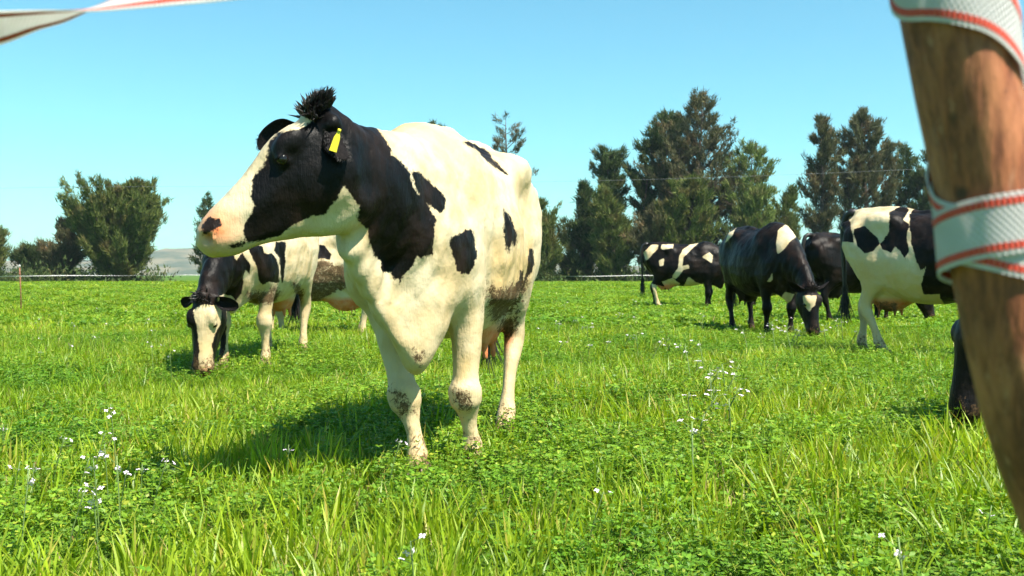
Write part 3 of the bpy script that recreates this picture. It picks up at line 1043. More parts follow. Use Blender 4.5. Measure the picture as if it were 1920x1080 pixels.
def make_cow(sp, loc, heading, label):
    """heading: world direction the body points to"""
    V, Fc, H, (ha, hs, hu), legs = cow_skin(sp)
    root = empty('cow', loc, math.atan2(heading[1], heading[0]))
    root.scale = (sp.get('size', 1.0),) * 3
    tag(root, label, 'cow', 'dairy cows grazing in the pasture')
    me = mesh_np('cow_body', V, Fc)
    N = np.empty(len(V) * 3, np.float32)
    me.vertices.foreach_get('normal', N)
    N = N.reshape(-1, 3)
    s, ex = paint(V, N, sp['base'], sp.get('patches', []))
    ex['m'] = np.maximum(ex['m'], np.clip((.36 - V[:, 2]) / .36, 0, .78))      # dirty feet
    ex['y'] = np.maximum(ex['y'], np.clip((.66 - V[:, 2]) / .5, 0, .75))
    if sp.get('udder', 1.0):
        ud = sp.get('udder', 1.0)
        u = np.linalg.norm((V - (-.47, 0, .60)) / (.235 * ud, .17 * ud, .20 * ud), axis=1)
        ex['p'] = np.maximum(ex['p'], np.clip((1.3 - u) / .2, 0, 1) * np.clip((.60 - V[:, 2]) / .06, 0, 1))
    for nm, arr in (('black', s), ('mud', ex['m']), ('pink', ex['p']), ('cream', ex['y'])):
        at = me.attributes.new(nm, 'FLOAT', 'POINT')
        at.data.foreach_set('value', np.asarray(arr, np.float32))
    link('body', me, M_COAT, root)
    HL = sp.get('head', 1.0)
    # eyes
    for sy in (1, -1):
        vv, ff = [], []
        n1, n2 = 14, 9
        c = H(.207, sy * .095, .047)
        for i in range(n2 + 1):
            for k in range(n1):
                th = math.pi * i / n2; ph = 2 * math.pi * k / n1
                vv.append(c + .0225 * HL * (ha * math.sin(th) * math.cos(ph) + hu * math.sin(th) * math.sin(ph) + hs * math.cos(th)))
        for i in range(n2):
            for k in range(n1):
                k2 = (k + 1) % n1
                ff.append((i*n1 + k, i*n1 + k2, i*n1 + n1 + k2, i*n1 + n1 + k))
        link('eye', mesh_py('eye', vv, ff, True), M_EYE, root)
    # ears
    for side, sy in (('l', 1), ('r', -1)):
        ed = sp.get('ear_' + side, (-.35, 1.0, -.10, .7, 0, .35))
        d = ha * ed[0] + hs * (sy * ed[1]) + hu * ed[2]
        op = ha * ed[3] + hs * (sy * ed[4]) + hu * ed[5]
        if 'ear_dir_' + side in sp:
            d, op = (np.array(q) for q in sp['ear_dir_' + side])
        e = link('ear', ear_mesh(.205 * HL * sp.get('ear_len_' + side, 1), .115 * HL * sp.get('ear_len_' + side, 1), .9, .02), M_EAR, root)
        er = sp.get('ear_root_' + side, (.005, .085, .018))
        e.matrix_local = frame_matrix(H(er[0], sy * er[1], er[2]), d, op)
        if sp['voxel'] < .012:
            el, ew = .205 * HL * sp.get('ear_len_' + side, 1), .115 * HL * sp.get('ear_len_' + side, 1)
            ro, dr, ln = [], [], []
            for q in range(260):
                t = random.uniform(.08, 1.0); sg = random.choice((-1, 1))
                wv = ew * .5 * (0.42 + 0.58 * math.sin(min(1, t / .55) * math.pi / 2)) * math.sqrt(max(0, 1 - max(0, (t - .45) / .55) ** 2.4))
                k = random.uniform(.55, 1.0)
                ro.append((t * el, sg * wv * k, .2 * wv * k * k - .02 * t * t)); dr.append((.9, sg * random.uniform(.1, .9), random.gauss(0, .35))); ln.append(random.uniform(.006, .015))
            link('ear_hair', hair_mesh('ear_hair', ro, dr, ln, .0009, .1, 3), M_HAIR, e)
    # hooves
    for nm in ('fl', 'fr', 'hl', 'hr'):
        k = legs[nm][-1]
        ho = link('hoof', HOOF, M_HOOF, root)
        ho.location = (k[0] - .004, k[1], 0.0)
        ho.rotation_euler = (0, 0, sp.get('toe', 0.0))
    # tail
    sw = sp.get('tail', 0.0)
    pts = [(-.84, 0, 1.44), (-.93, 0, 1.43), (-.975, sw * .1, 1.33), (-.985, sw * .4, 1.1), (-.975, sw * .8, .85), (-.965, sw, .62)]
    K = catmull(np.array(pts), 16)
    tv, tf = tube(K, list(np.linspace(.036, .016, 16)), 8)
    ta = link('tail', mesh_py('tail', tv, tf, True), sp.get('tail_mat', M_HAIR), root)
    n = 120
    ro = [(-.965 + random.gauss(0, .012), sw + random.gauss(0, .012), .66 + random.uniform(-.08, .05)) for _ in range(n)]
    dr = [(random.gauss(0, .10), random.gauss(0, .10), -1) for _ in range(n)]
    link('tail_switch', hair_mesh('tail_switch', ro, dr, [random.uniform(.2, .36) for _ in range(n)], .005, 0), sp.get('tail_mat', M_HAIR), ta)
    # forelock
    nf = sp.get('forelock', 60)
    if nf:
        fl = sp.get('lock', .05)
        ro, dr, ln = [], [], []
        for _ in range(nf):
            a, b = random.uniform(-1, 1), random.uniform(-1, 1)
            ro.append(H(-.005 + .042 * a, .066 * b, .098 - .028 * b * b - .018 * a * a))
            lean = sp.get('lock_dir', (-.3, 0, 1))
            dr.append(ha * (lean[0] + .55 * a + random.gauss(0, .22)) + hs * (lean[1] + .9 * b + random.gauss(0, .25)) + hu * (lean[2] + random.gauss(0, .15)))
            ln.append(fl * random.uniform(.55, 1.2))
        link('forelock', hair_mesh('forelock', ro, dr, ln, .0065, .15), sp.get('lock_mat', M_HAIR), root)
    return root, H, (ha, hs, hu)

# coat markings, plus painted shade of mouth line and nostril: kind, direction they face, limits, outline in the cow's own frame (metres)
PATCHES = {
  'main': [
    ('b',(0.914,0.378,-0.149),-0.7,0.15,[(1.31,-0.056,1.39),(1.292,-0.073,1.421),(1.282,-0.057,1.444),(1.239,0.011,1.429),(1.123,0.02,1.345),(1.268,0.03,1.3),(1.341,-0.006,1.304),(1.331,-0.05,1.35)]),
    ('b',(0.887,0.462,-0.027),-0.5,0.1,[(1.486,-0.309,0.917),(1.466,-0.287,0.921),(1.441,-0.265,0.933),(1.433,-0.267,0.922),(1.457,-0.291,0.91),(1.479,-0.309,0.908)]),  # mouth line: shade of the crease painted in as black
    ('b',(0.905,0.416,-0.086),-0.5,0.12,[(1.311,-0.058,1.39),(1.325,-0.075,1.367),(1.335,-0.074,1.334),(1.386,-0.091,1.301),(1.412,-0.124,1.295),(1.361,-0.188,1.295),(1.388,-0.201,1.261),(1.411,-0.2,1.222),(1.419,-0.209,1.185),(1.427,-0.235,1.155),(1.437,-0.246,1.124),(1.446,-0.248,1.093),(1.448,-0.237,1.069),(1.446,-0.228,1.045),(1.449,-0.243,1.015),(1.45,-0.256,0.991),(1.453,-0.264,0.967),(1.439,-0.265,0.932),(1.413,-0.248,0.926),(1.379,-0.212,0.936),(1.361,-0.168,0.955),(1.36,-0.142,0.976),(1.347,-0.109,0.998),(1.332,-0.076,1.016),(1.303,-0.036,1.02),(1.311,-0.019,1.044),(1.313,0.002,1.068),(1.319,0.011,1.092),(1.315,0.025,1.117),(1.317,0.031,1.141),(1.276,0.016,1.324),(1.292,-0.02,1.373),(1.292,-0.043,1.395)]),
    ('b',(0.945,0.322,-0.062),-0.6,0.22,[(1.322,0.017,1.333),(1.322,0.021,1.125),(1.307,0.033,1.119),(1.27,0.037,1.087),(1.229,0.047,1.054),(1.199,0.036,1.013),(1.117,0.035,0.981),(1.104,0.034,0.937),(1.044,0.039,0.887),(0.996,0.041,0.865),(1.004,0.044,0.828),(0.92,0.054,0.824),(0.918,0.061,0.789),(0.91,0.079,0.805),(0.894,0.081,0.785),(0.892,0.101,0.828),(0.886,0.123,0.851),(0.884,0.143,0.889),(0.865,0.157,0.882),(0.811,0.18,0.894),(0.816,0.19,0.937),(0.83,0.198,0.984),(0.841,0.194,1.006),(0.823,0.196,1.027),(0.842,0.182,1.061),(0.854,0.173,1.09),(0.829,0.186,1.077),(0.785,0.205,1.06),(0.758,0.213,1.073),(0.742,0.213,1.106),(0.763,0.202,1.133),(0.787,0.189,1.151),(0.822,0.175,1.172),(0.86,0.163,1.188),(0.919,0.158,1.198),(0.946,0.149,1.203),(0.962,0.148,1.187),(0.94,0.159,1.135),(0.91,0.162,1.115),(0.951,0.157,1.131),(0.968,0.143,1.197),(0.98,0.131,1.219),(1.01,0.113,1.243),(1.048,0.103,1.25),(1.045,0.082,1.296),(1.056,0.063,1.324),(0.982,0.016,1.362),(1.164,0.018,1.362)]),
    ('b',(0.963,0.269,-0.022),-0.15,0.12,[(0.627,0.259,0.999),(0.567,0.272,1.002),(0.549,0.276,0.961),(0.554,0.282,0.903),(0.575,0.279,0.853),(0.598,0.264,0.828),(0.65,0.249,0.82),(0.683,0.237,0.844),(0.7,0.234,0.876),(0.729,0.226,0.916),(0.737,0.232,0.955),(0.689,0.247,0.973)]),
    ('b',(0.973,0.227,-0.038),-0.15,0.12,[(0.151,0.3,1.109),(0.117,0.311,1.084),(0.064,0.317,1.05),(0.041,0.331,1.004),(0.013,0.327,0.959),(0.056,0.325,0.94),(0.118,0.33,0.965),(0.128,0.323,0.929),(0.14,0.316,0.915),(0.199,0.321,0.954),(0.222,0.313,1.007),(0.21,0.314,1.052)]),
    ('b',(0.963,0.247,-0.11),-0.3,0.15,[(0.42,0.184,1.37),(-0.32,0.038,1.457),(-0.434,0.06,1.45),(-0.368,0.108,1.411),(-0.239,0.153,1.366),(-0.244,0.192,1.331),(-0.242,0.226,1.291),(-0.203,0.19,1.314),(-0.108,0.164,1.342),(0.314,0.227,1.335),(0.404,0.197,1.36)]),
    ('b',(0.978,0.21,-0.006),-0.5,0.2,[(-0.453,0.286,0.947),(-0.51,0.295,0.943),(-0.512,0.295,0.871),(-0.468,0.283,0.82),(-0.439,0.268,0.779),(-0.437,0.253,0.739),(-0.407,0.27,0.8),(-0.409,0.285,0.86),(-0.408,0.291,0.911)]),
    ('b',(0.976,0.218,0.006),-0.5,0.2,[(-0.079,0.303,0.749),(-0.064,0.307,0.782),(-0.131,0.311,0.791),(-0.119,0.314,0.839),(-0.361,0.275,0.84),(-0.402,0.264,0.78),(-0.15,0.302,0.748)]),
    ('m',(0.973,0.23,0.022),-0.5,0.25,[(0.424,0.287,0.803),(0.208,0.281,0.766),(-0.002,0.307,0.792),(-0.465,0.284,0.83),(-0.495,0.267,0.728),(-0.484,0.227,0.666),(-0.51,0.147,0.582),(-0.34,0.126,0.569),(0.436,0.277,0.676)]),
    ('y',(0.975,0.223,-0.009),-0.3,0.2,[(0.354,0.282,0.967),(0.209,0.309,0.9),(-0.048,0.325,0.923),(-0.473,0.293,0.994),(-0.512,0.295,0.871),(-0.464,0.274,0.779),(-0.056,0.294,0.735),(0.226,0.258,0.74)]),
    ('y',(0.945,0.301,-0.132),-0.6,0.25,[(1.05,0.053,1.333),(0.449,-0.04,1.483),(0.384,0.065,1.454),(0.365,0.186,1.384),(0.505,0.173,1.333),(0.602,0.098,1.365),(0.595,-0.009,1.394)]),
    ('y',(0.935,0.329,-0.135),-0.5,0.15,[(1.087,0.047,1.332),(0.489,-0.108,1.462),(0.449,-0.04,1.479),(0.61,0.031,1.391),(0.97,0.079,1.32),(1.067,0.075,1.308)]),
    ('p',(0.879,0.476,-0.042),-0.6,0.1,[(1.461,-0.421,0.992),(1.456,-0.394,1.026),(1.482,-0.324,1.029),(1.477,-0.291,0.999),(1.476,-0.285,0.96),(1.484,-0.3,0.924),(1.505,-0.344,0.918),(1.507,-0.386,0.942)]),
    ('b',(0.876,0.48,-0.043),-0.6,0.1,[(1.504,-0.385,0.978),(1.494,-0.37,1.004),(1.496,-0.329,1.002),(1.499,-0.319,0.981),(1.509,-0.329,0.962),(1.516,-0.354,0.961),(1.507,-0.379,0.948)]),  # nostril: darkness of the hollow put into the colour
    ('m',(0.939,0.321,0.12),-0.4,0.08,[(0.592,-0.076,0.373),(0.632,-0.019,0.374),(0.635,0.024,0.34),(0.614,0.047,0.314),(0.596,0.045,0.263),(0.614,0.013,0.244),(0.59,-0.029,0.223),(0.632,-0.04,0.297)]),
    ('m',(0.939,0.323,0.121),-0.4,0.08,[(0.6,-0.069,0.374),(0.639,-0.017,0.363),(0.631,0.031,0.315),(0.611,0.033,0.264),(0.614,0.005,0.248),(0.59,-0.029,0.231),(0.635,-0.035,0.298)]),
    ('m',(0.956,0.268,0.118),-0.4,0.08,[(0.522,0.184,0.364),(0.528,0.22,0.365),(0.517,0.259,0.328),(0.499,0.258,0.281),(0.482,0.219,0.245),(0.495,0.185,0.267),(0.513,0.168,0.305)]),
    ('m',(0.948,0.308,0.075),-0.4,0.08,[(0.86,0.108,0.556),(0.838,0.133,0.532),(0.799,0.16,0.53),(0.802,0.153,0.5),(0.819,0.131,0.474),(0.844,0.111,0.502)]),
    ('m',(0.972,0.228,0.051),-0.4,0.15,[(-0.078,0.213,0.627),(-0.497,0.234,0.662),(-0.586,0.204,0.526),(-0.562,0.157,0.476),(-0.561,0.094,0.465)]),
    ('y',(0.959,0.269,0.09),-0.4,0.15,[(0.504,0.204,0.502),(0.468,0.263,0.5),(0.509,0.257,0.372),(0.516,0.174,0.363),(0.483,0.147,0.4)]),
  ],
  'left': [
    ('b',(0.932,0.362,0.0),-0.6,0.35,[(0.919,-0.336,0.998),(0.765,-0.291,1.069),(0.776,-0.231,1.101),(1.023,-0.078,1.001),(0.991,0.096,0.982),(0.937,0.123,0.899),(0.88,0.149,0.952),(0.788,0.183,0.862),(0.746,0.161,0.769),(0.804,0.155,0.822),(0.817,0.133,0.783),(0.737,0.097,0.637),(0.749,0.046,0.57),(0.777,0.03,0.611),(1.113,0.089,0.637),(1.273,0.105,0.621),(1.24,0.099,0.545),(1.337,0.021,0.567),(1.298,-0.084,0.547),(1.269,-0.103,0.645),(1.274,-0.172,0.695),(1.221,-0.26,0.783),(1.095,-0.307,0.898)]),
    ('b',(0.926,0.371,0.062),-0.8,0.25,[(1.269,-0.109,0.571),(1.153,0.105,0.568),(0.497,-0.117,0.358),(0.481,-0.138,0.179),(0.541,-0.171,0.047),(1.28,0.082,0.049),(1.348,-0.019,0.054),(1.342,-0.066,0.103),(1.343,-0.13,0.14),(1.299,-0.161,0.322),(1.357,-0.137,0.474)]),
    ('w',(0.928,0.369,0.059),-0.3,0.15,[(1.347,-0.048,0.517),(1.339,0.009,0.569),(1.277,0.087,0.556),(1.217,0.111,0.52),(1.234,0.11,0.42),(1.296,0.084,0.336),(1.307,0.073,0.25),(1.288,0.079,0.124),(1.281,0.089,0.062),(1.296,0.056,0.013),(1.312,-0.014,0.026),(1.364,-0.016,0.081),(1.366,0.005,0.229),(1.362,-0.017,0.352),(1.362,-0.039,0.45)]),
    ('p',(0.925,0.369,0.089),-0.3,0.12,[(1.369,-0.011,0.1),(1.281,0.083,0.087),(1.295,0.082,0.013),(1.314,-0.027,0.014)]),
    ('b',(0.947,0.321,-0.008),-0.3,0.2,[(0.817,0.16,1.013),(0.658,0.234,1.017),(0.649,0.247,0.957),(0.615,0.261,0.944),(0.547,0.272,0.959),(0.484,0.287,0.919),(0.399,0.284,0.838),(0.314,0.262,0.727),(0.431,0.269,0.711),(0.548,0.252,0.728),(0.576,0.206,0.702),(0.633,0.191,0.742),(0.688,0.203,0.823),(0.783,0.188,0.928)]),
    ('b',(0.951,0.309,-0.014),-0.3,0.2,[(0.448,0.275,1.05),(0.307,0.314,1.061),(0.294,0.307,0.852),(0.239,0.261,0.698),(0.361,0.283,0.796),(0.398,0.29,0.92),(0.5,0.278,0.98)]),
    ('m',(0.946,0.323,0.019),-0.5,0.2,[(0.727,0.121,0.663),(0.532,0.177,0.66),(0.39,0.27,0.714),(0.141,0.232,0.626),(-0.282,0.034,0.529),(0.038,-0.053,0.509),(0.69,0.094,0.596)]),
    ('m',(0.956,0.294,0.016),-0.4,0.2,[(0.187,0.305,0.74),(-0.054,0.318,0.725),(-0.614,0.21,0.613),(-0.723,0.129,0.487),(-0.466,0.145,0.585)]),
  ],
  'behind': [
    ('b',(-0.241,0.97,-0.019),-0.3,0.3,[(0.129,0.257,1.261),(-0.257,0.281,1.229),(-0.345,0.296,1.114),(-0.328,0.316,1.051),(-0.227,0.331,1.072),(-0.106,0.349,1.026),(-0.022,0.349,1.072),(0.112,0.319,1.135)]),
    ('m',(-0.227,0.974,0.004),-0.6,0.3,[(-0.003,0.356,0.927),(-0.227,0.331,1.072),(-0.433,0.315,0.989),(-0.62,0.309,1.051),(-0.71,0.235,0.719),(-0.409,0.208,0.656),(-0.106,0.009,0.504),(0.039,0.113,0.549)]),
    ('m',(-0.227,0.974,0.005),-0.6,0.3,[(-0.001,0.351,0.886),(-0.23,0.345,1.03),(-0.432,0.313,0.948),(-0.622,0.315,1.01),(-0.709,0.232,0.74),(-0.411,0.218,0.677),(-0.106,0.009,0.525),(0.025,0.167,0.571)]),
  ],
  'far': [
    ('w',(0.087,-0.996,-0.022),-0.5,0.3,[(-0.943,-0.027,1.251),(-0.762,-0.097,1.424),(-0.618,-0.115,1.423),(-0.623,-0.247,1.324),(-0.746,-0.28,1.182),(-0.871,-0.221,1.072)]),
    ('w',(0.073,-0.997,-0.026),-0.5,0.3,[(-0.551,-0.279,1.339),(-0.536,-0.143,1.422),(-0.292,-0.039,1.439),(-0.303,-0.246,1.345),(-0.519,-0.291,1.307)]),
    ('w',(0.057,-0.998,-0.013),-0.3,0.3,[(-0.004,-0.115,1.372),(0.084,-0.004,1.454),(0.226,-0.037,1.452),(0.05,-0.248,1.268),(-0.071,-0.319,1.147),(-0.091,-0.35,0.959),(0.039,-0.352,0.99),(0.055,-0.353,0.911),(-0.069,-0.349,0.88),(-0.148,-0.33,0.771),(-0.245,-0.266,0.676),(-0.312,-0.292,0.739),(-0.178,-0.353,0.927),(-0.164,-0.316,1.148),(-0.092,-0.222,1.307)]),
    ('w',(0.034,-0.999,-0.016),-0.3,0.3,[(0.315,-0.298,1.146),(0.467,-0.23,1.257),(0.543,-0.211,1.178),(0.514,-0.268,1.021),(0.407,-0.287,1.099)]),
    ('w',(0.049,-0.999,0.014),-0.3,0.3,[(-0.087,-0.029,0.516),(0.038,-0.321,0.739),(0.187,-0.199,0.613),(0.291,-0.078,0.581),(0.31,-0.185,0.362),(0.188,-0.212,0.314),(0.037,-0.004,0.437),(0.022,-0.026,0.294),(-0.097,-0.031,0.278)]),
    ('w',(0.077,-0.997,-0.011),-0.3,0.3,[(-0.586,-0.31,1.07),(-0.478,-0.288,1.124),(-0.492,-0.312,0.975),(-0.57,-0.317,0.953)]),
    ('w',(0.069,-0.998,0.008),-0.5,0.3,[(-0.534,-0.178,0.628),(-0.307,-0.277,0.707),(-0.141,-0.191,0.581),(-0.45,-0.029,0.451)]),
    ('w',(0.079,-0.997,0.02),-0.5,0.4,[(-0.755,-0.174,0.58),(-0.476,-0.114,0.516),(-0.497,-0.165,0.072),(-0.684,0.117,0.095)]),
  ],
  'dark': [
    ('w',(0.89,-0.455,-0.034),-0.5,0.3,[(0.639,-0.121,1.32),(0.586,-0.074,1.396),(0.497,0.073,1.467),(0.457,0.237,1.452),(0.668,0.151,1.321),(0.836,-0.041,1.24),(0.827,-0.136,1.13),(0.772,-0.182,1.076),(0.697,-0.166,1.206)]),
    ('w',(0.911,-0.41,-0.035),-0.5,0.3,[(-0.544,-0.29,1.281),(-0.48,-0.254,1.429),(-0.76,-0.04,1.463),(-0.37,-0.282,1.335),(-0.705,-0.279,1.209)]),
    ('w',(0.88,-0.474,0.025),-0.3,0.2,[(1.254,-0.099,0.571),(1.338,0.036,0.576),(1.367,0.001,0.467),(1.338,-0.061,0.375),(1.3,-0.108,0.457)]),
    ('w',(0.89,-0.456,0.022),-0.4,0.3,[(0.598,-0.08,0.521),(0.758,-0.071,0.607),(0.756,0.041,0.579),(0.72,0.019,0.496),(0.433,0.065,0.422)]),
    ('w',(0.896,-0.444,0.004),-0.4,0.3,[(0.589,-0.237,0.735),(0.688,-0.216,0.837),(0.67,-0.197,0.764),(0.606,-0.205,0.722)]),
  ],
  'hidden': [
  ],
  'right': [
    ('b',(0.469,-0.882,-0.041),-0.6,0.3,[(-0.932,-0.148,1.37),(-0.88,-0.094,1.432),(-0.763,-0.256,1.262),(-0.716,-0.295,1.127),(-0.867,-0.244,1.143)]),
    ('b',(0.44,-0.898,-0.033),-0.3,0.3,[(-0.731,-0.262,1.261),(-0.619,-0.268,1.287),(-0.531,-0.291,1.219),(-0.472,-0.281,1.17),(-0.424,-0.302,1.061),(-0.371,-0.31,1.036),(-0.307,-0.329,1.012),(-0.284,-0.312,1.087),(-0.207,-0.344,1.022),(-0.166,-0.356,0.951),(-0.134,-0.347,1.032),(-0.168,-0.315,1.15),(-0.179,-0.24,1.292),(-0.246,-0.21,1.338),(-0.276,-0.031,1.446),(-0.347,0.004,1.494),(-0.399,-0.19,1.416),(-0.36,-0.28,1.226),(-0.41,-0.28,1.144),(-0.454,-0.293,1.097),(-0.498,-0.306,1.039),(-0.591,-0.312,1.016),(-0.664,-0.305,1.085),(-0.699,-0.288,1.163)]),
    ('b',(0.4,-0.916,-0.01),-0.6,0.5,[(-0.232,-0.11,1.393),(-0.206,0.019,1.516),(0.001,-0.011,1.552),(0.745,0.048,1.516),(0.66,0.283,-0.022),(0.291,-0.256,0.304),(0.088,0.007,0.427),(0.112,-0.239,0.629),(-0.035,-0.25,0.627),(-0.027,-0.321,0.732),(0.04,-0.354,0.892),(-0.014,-0.35,0.847),(-0.06,-0.352,0.939),(-0.12,-0.326,1.125),(-0.162,-0.26,1.267)]),
    ('m',(0.435,-0.899,0.045),-0.5,0.3,[(-0.577,-0.148,0.558),(-0.338,-0.12,0.562),(-0.378,-0.062,0.272),(-0.291,-0.063,0.108),(-0.38,-0.137,0.107),(-0.507,-0.134,0.318)]),
    ('y',(0.429,-0.903,0.012),-0.5,0.3,[(-0.718,-0.301,1.042),(-0.391,-0.318,0.966),(-0.037,-0.35,0.824),(0.139,-0.221,0.618),(0.045,-0.003,0.426),(-0.422,0.057,0.412),(-0.671,-0.217,0.485)]),
  ],
  'edge': [
  ],
}
# ---------------------------------------------------------------- the herd
def vec2(a, b):
    v = unit((a, b)); return (v[0], v[1])

HX = unit((-.225, -.974)); HLft = np.array((-HX[1], HX[0]))
O_MAIN = np.array((-.295, 4.857))
def to_local(X, Y, Z):
    q = np.array((X, Y)) - O_MAIN
    return (float(q @ HX), float(q @ HLft), Z)
def to_local_dir(X, Y, Z):
    q = np.array((X, Y))
    return (float(q @ HX), float(q @ HLft), Z)

poll_m = np.array(to_local(-.625, 3.66, 1.32))
MAIN = dict(voxel=.0105, base='w', udder=1.0, head=1.0, throat=.085, girth=.86, ear_len_l=.74, ear_len_r=.9, knee=.32,
    poll=poll_m, axis=to_local_dir(-.375, -.13, -.40), up=to_local_dir(-.55, -.28, .62),
    neck=[(0.28, 0, 1.12, .20, .30), (0.56, .02, 1.09, .185, .285), tuple(poll_m * .5 + np.array((.60, .03, 1.10)) * .5 + np.array((0, .01, -.08))) + (.155, .235),
          tuple(poll_m + np.array((-.15, .035, -.145))) + (.115, .185), tuple(poll_m + np.array((-.03, .0, -.12))) + (.092, .14)],
    brisket=(.76, .10, .57, 1.0),
    feet=dict(fl=(.44, .235, .03), fr=(.65, .07, .0), hl=(-.38, .17), hr=(-.80, -.14)),
    forelock=620, lock=.062, lock_dir=(-.75, .15, .55), tail=-.06,
    ear_dir_l=(to_local_dir(.30, -.30, -.85), to_local_dir(-.6, .75, .15)),
    folds=[([to_local(-.57, 3.80, .93) + (.05, .075), to_local(-.505, 3.92, .77) + (.036, .07), to_local(-.43, 4.02, .62) + (.032, .07), to_local(-.365, 4.08, .52) + (.026, .055)], (0, 1, 0), .09)],
    neck_p=2.3,
    ear_root_r=(.06, .10, .04), ear_dir_r=(to_local_dir(-.95, .2, -.12), to_local_dir(-.2, -.9, .3)))

def graze(**kw):
    d = dict(GRAZE); d.update(dict(voxel=.02, base='b', feet=FEET)); d.update(kw); return d

COWS = [
    ('main', MAIN, (O_MAIN[0], O_MAIN[1], 0), HX,
     'large black and white cow standing nearest, head turned with yellow ear tag'),
    ('left', graze(voxel=.015, base='w', poll=(1.24, 0, .61), axis=(.12, 0, -1), up=(1, 0, .12), head=.98,
        neck=[(0.30, 0, 1.14, .21, .32), (0.62, 0, 1.06, .17, .26), (0.90, 0, .90, .125, .20), (1.08, 0, .74, .10, .155), (1.17, 0, .62, .088, .125)],
        ear_l=(.42, 1.0, -.25, .2, 0, 1.0), ear_r=(.35, 1.0, -.35, .2, 0, 1.0), ear_len_l=.88, ear_len_r=.7, feet=dict(fl=(.42, .17), fr=(.5, -.16), hl=(-.70, .14), hr=(-.60, -.17))),
     (-2.156, 9.18, 0), vec2(-.10, -.995), 'grazing cow with broad white face blaze left of the large cow'),
    ('behind', graze(base='w', udder=1.25, voxel=.02), (-2.56, 13.5, -.08), vec2(-1, .06),
     'muddy cow with big pink udder half hidden behind the large cow and white-faced cow'),
    ('far', graze(voxel=.024), (3.77, 22.9, 0), vec2(1, -.22), 'farthest cow, black with white shoulder band, near the tree line'),
    ('dark', graze(voxel=.018, poll=(1.22, 0, .66)), (3.30, 14.0, 0), vec2(.22, -.975), 'black grazing cow with white star on its forehead and pale withers patch'),
    ('hidden', graze(voxel=.024), (5.45, 16.8, 0), vec2(1, .3), 'all black cow mostly hidden between the star-faced cow and the white-rumped cow'),
    ('right', graze(voxel=.016, base='w', feet=dict(fl=(.50, .155), fr=(.44, -.155), hl=(-.84, .16), hr=(-.44, -.17))), (4.06, 10.15, 0), vec2(.70, -.71), 'cow with broad white rump seen from behind, left of the wooden post'),
    ('edge', graze(voxel=.016), (3.56, 5.2, 0), vec2(-1, 0.02), 'black cow grazing behind the wooden post, only its lowered head showing'),
]
BUILT = {}
for key, spec, loc, hd, lab in COWS:
    spec['patches'] = PATCHES.get(key, [])
    loc = (loc[0], loc[1], loc[2] + float(ground_z(loc[0], loc[1])))
    r, Hh, ax = make_cow(spec, loc, hd, lab)
    BUILT[key] = (r, Hh, ax)

# the ear tag of the near cow
# the near cow's ear tag, pinned through her left ear
def build_tag():
    root = BUILT['main'][0]
    bpy.context.view_layer.update()
    ear = [c for c in root.children if c.name.startswith('ear')][0]
    w, hgt = .0125, .078
    prof = [(-.0055, 0), (.0055, 0), (.0055, -.018), (.0085, -.024), (w * .85, -.034), (w, -hgt), (-w, -hgt), (-w * .85, -.034), (-.0085, -.024), (-.0055, -.018)]
    n = len(prof)
    V = [(x, -.0012, z) for x, z in prof] + [(x, .0012, z) for x, z in prof]
    F = [tuple(range(n)), tuple(range(2 * n - 1, n - 1, -1))] + [(i, i + n, (i + 1) % n + n, (i + 1) % n) for i in range(n)]
    o = link('ear_tag', mesh_py('ear_tag', V, F), M_TAG)
    pos = ear.matrix_world @ Vector((.095, .0, -.020))
    pos = Vector(pos)
    cam_side = Vector((0, -.026, .052))
    M = Matrix.Translation(pos + cam_side) @ Matrix.Rotation(R(14), 4, 'Z') @ Matrix.Rotation(R(17), 4, 'Y')
    o.parent = ear
    o.matrix_parent_inverse = Matrix.Identity(4)
    o.matrix_local = ear.matrix_world.inverted() @ M
    v, f = tube([(0, -.004, -.006), (0, .012, -.006)], [.006, .006], 10)
    s = link('tag_stud', mesh_py('tag_stud', v, f, True), M_TAG)
    s.parent = ear
    s.matrix_local = ear.matrix_world.inverted() @ M
    for c in (ear,):
        c['label'] = 'black ear carrying a yellow tag'
build_tag()

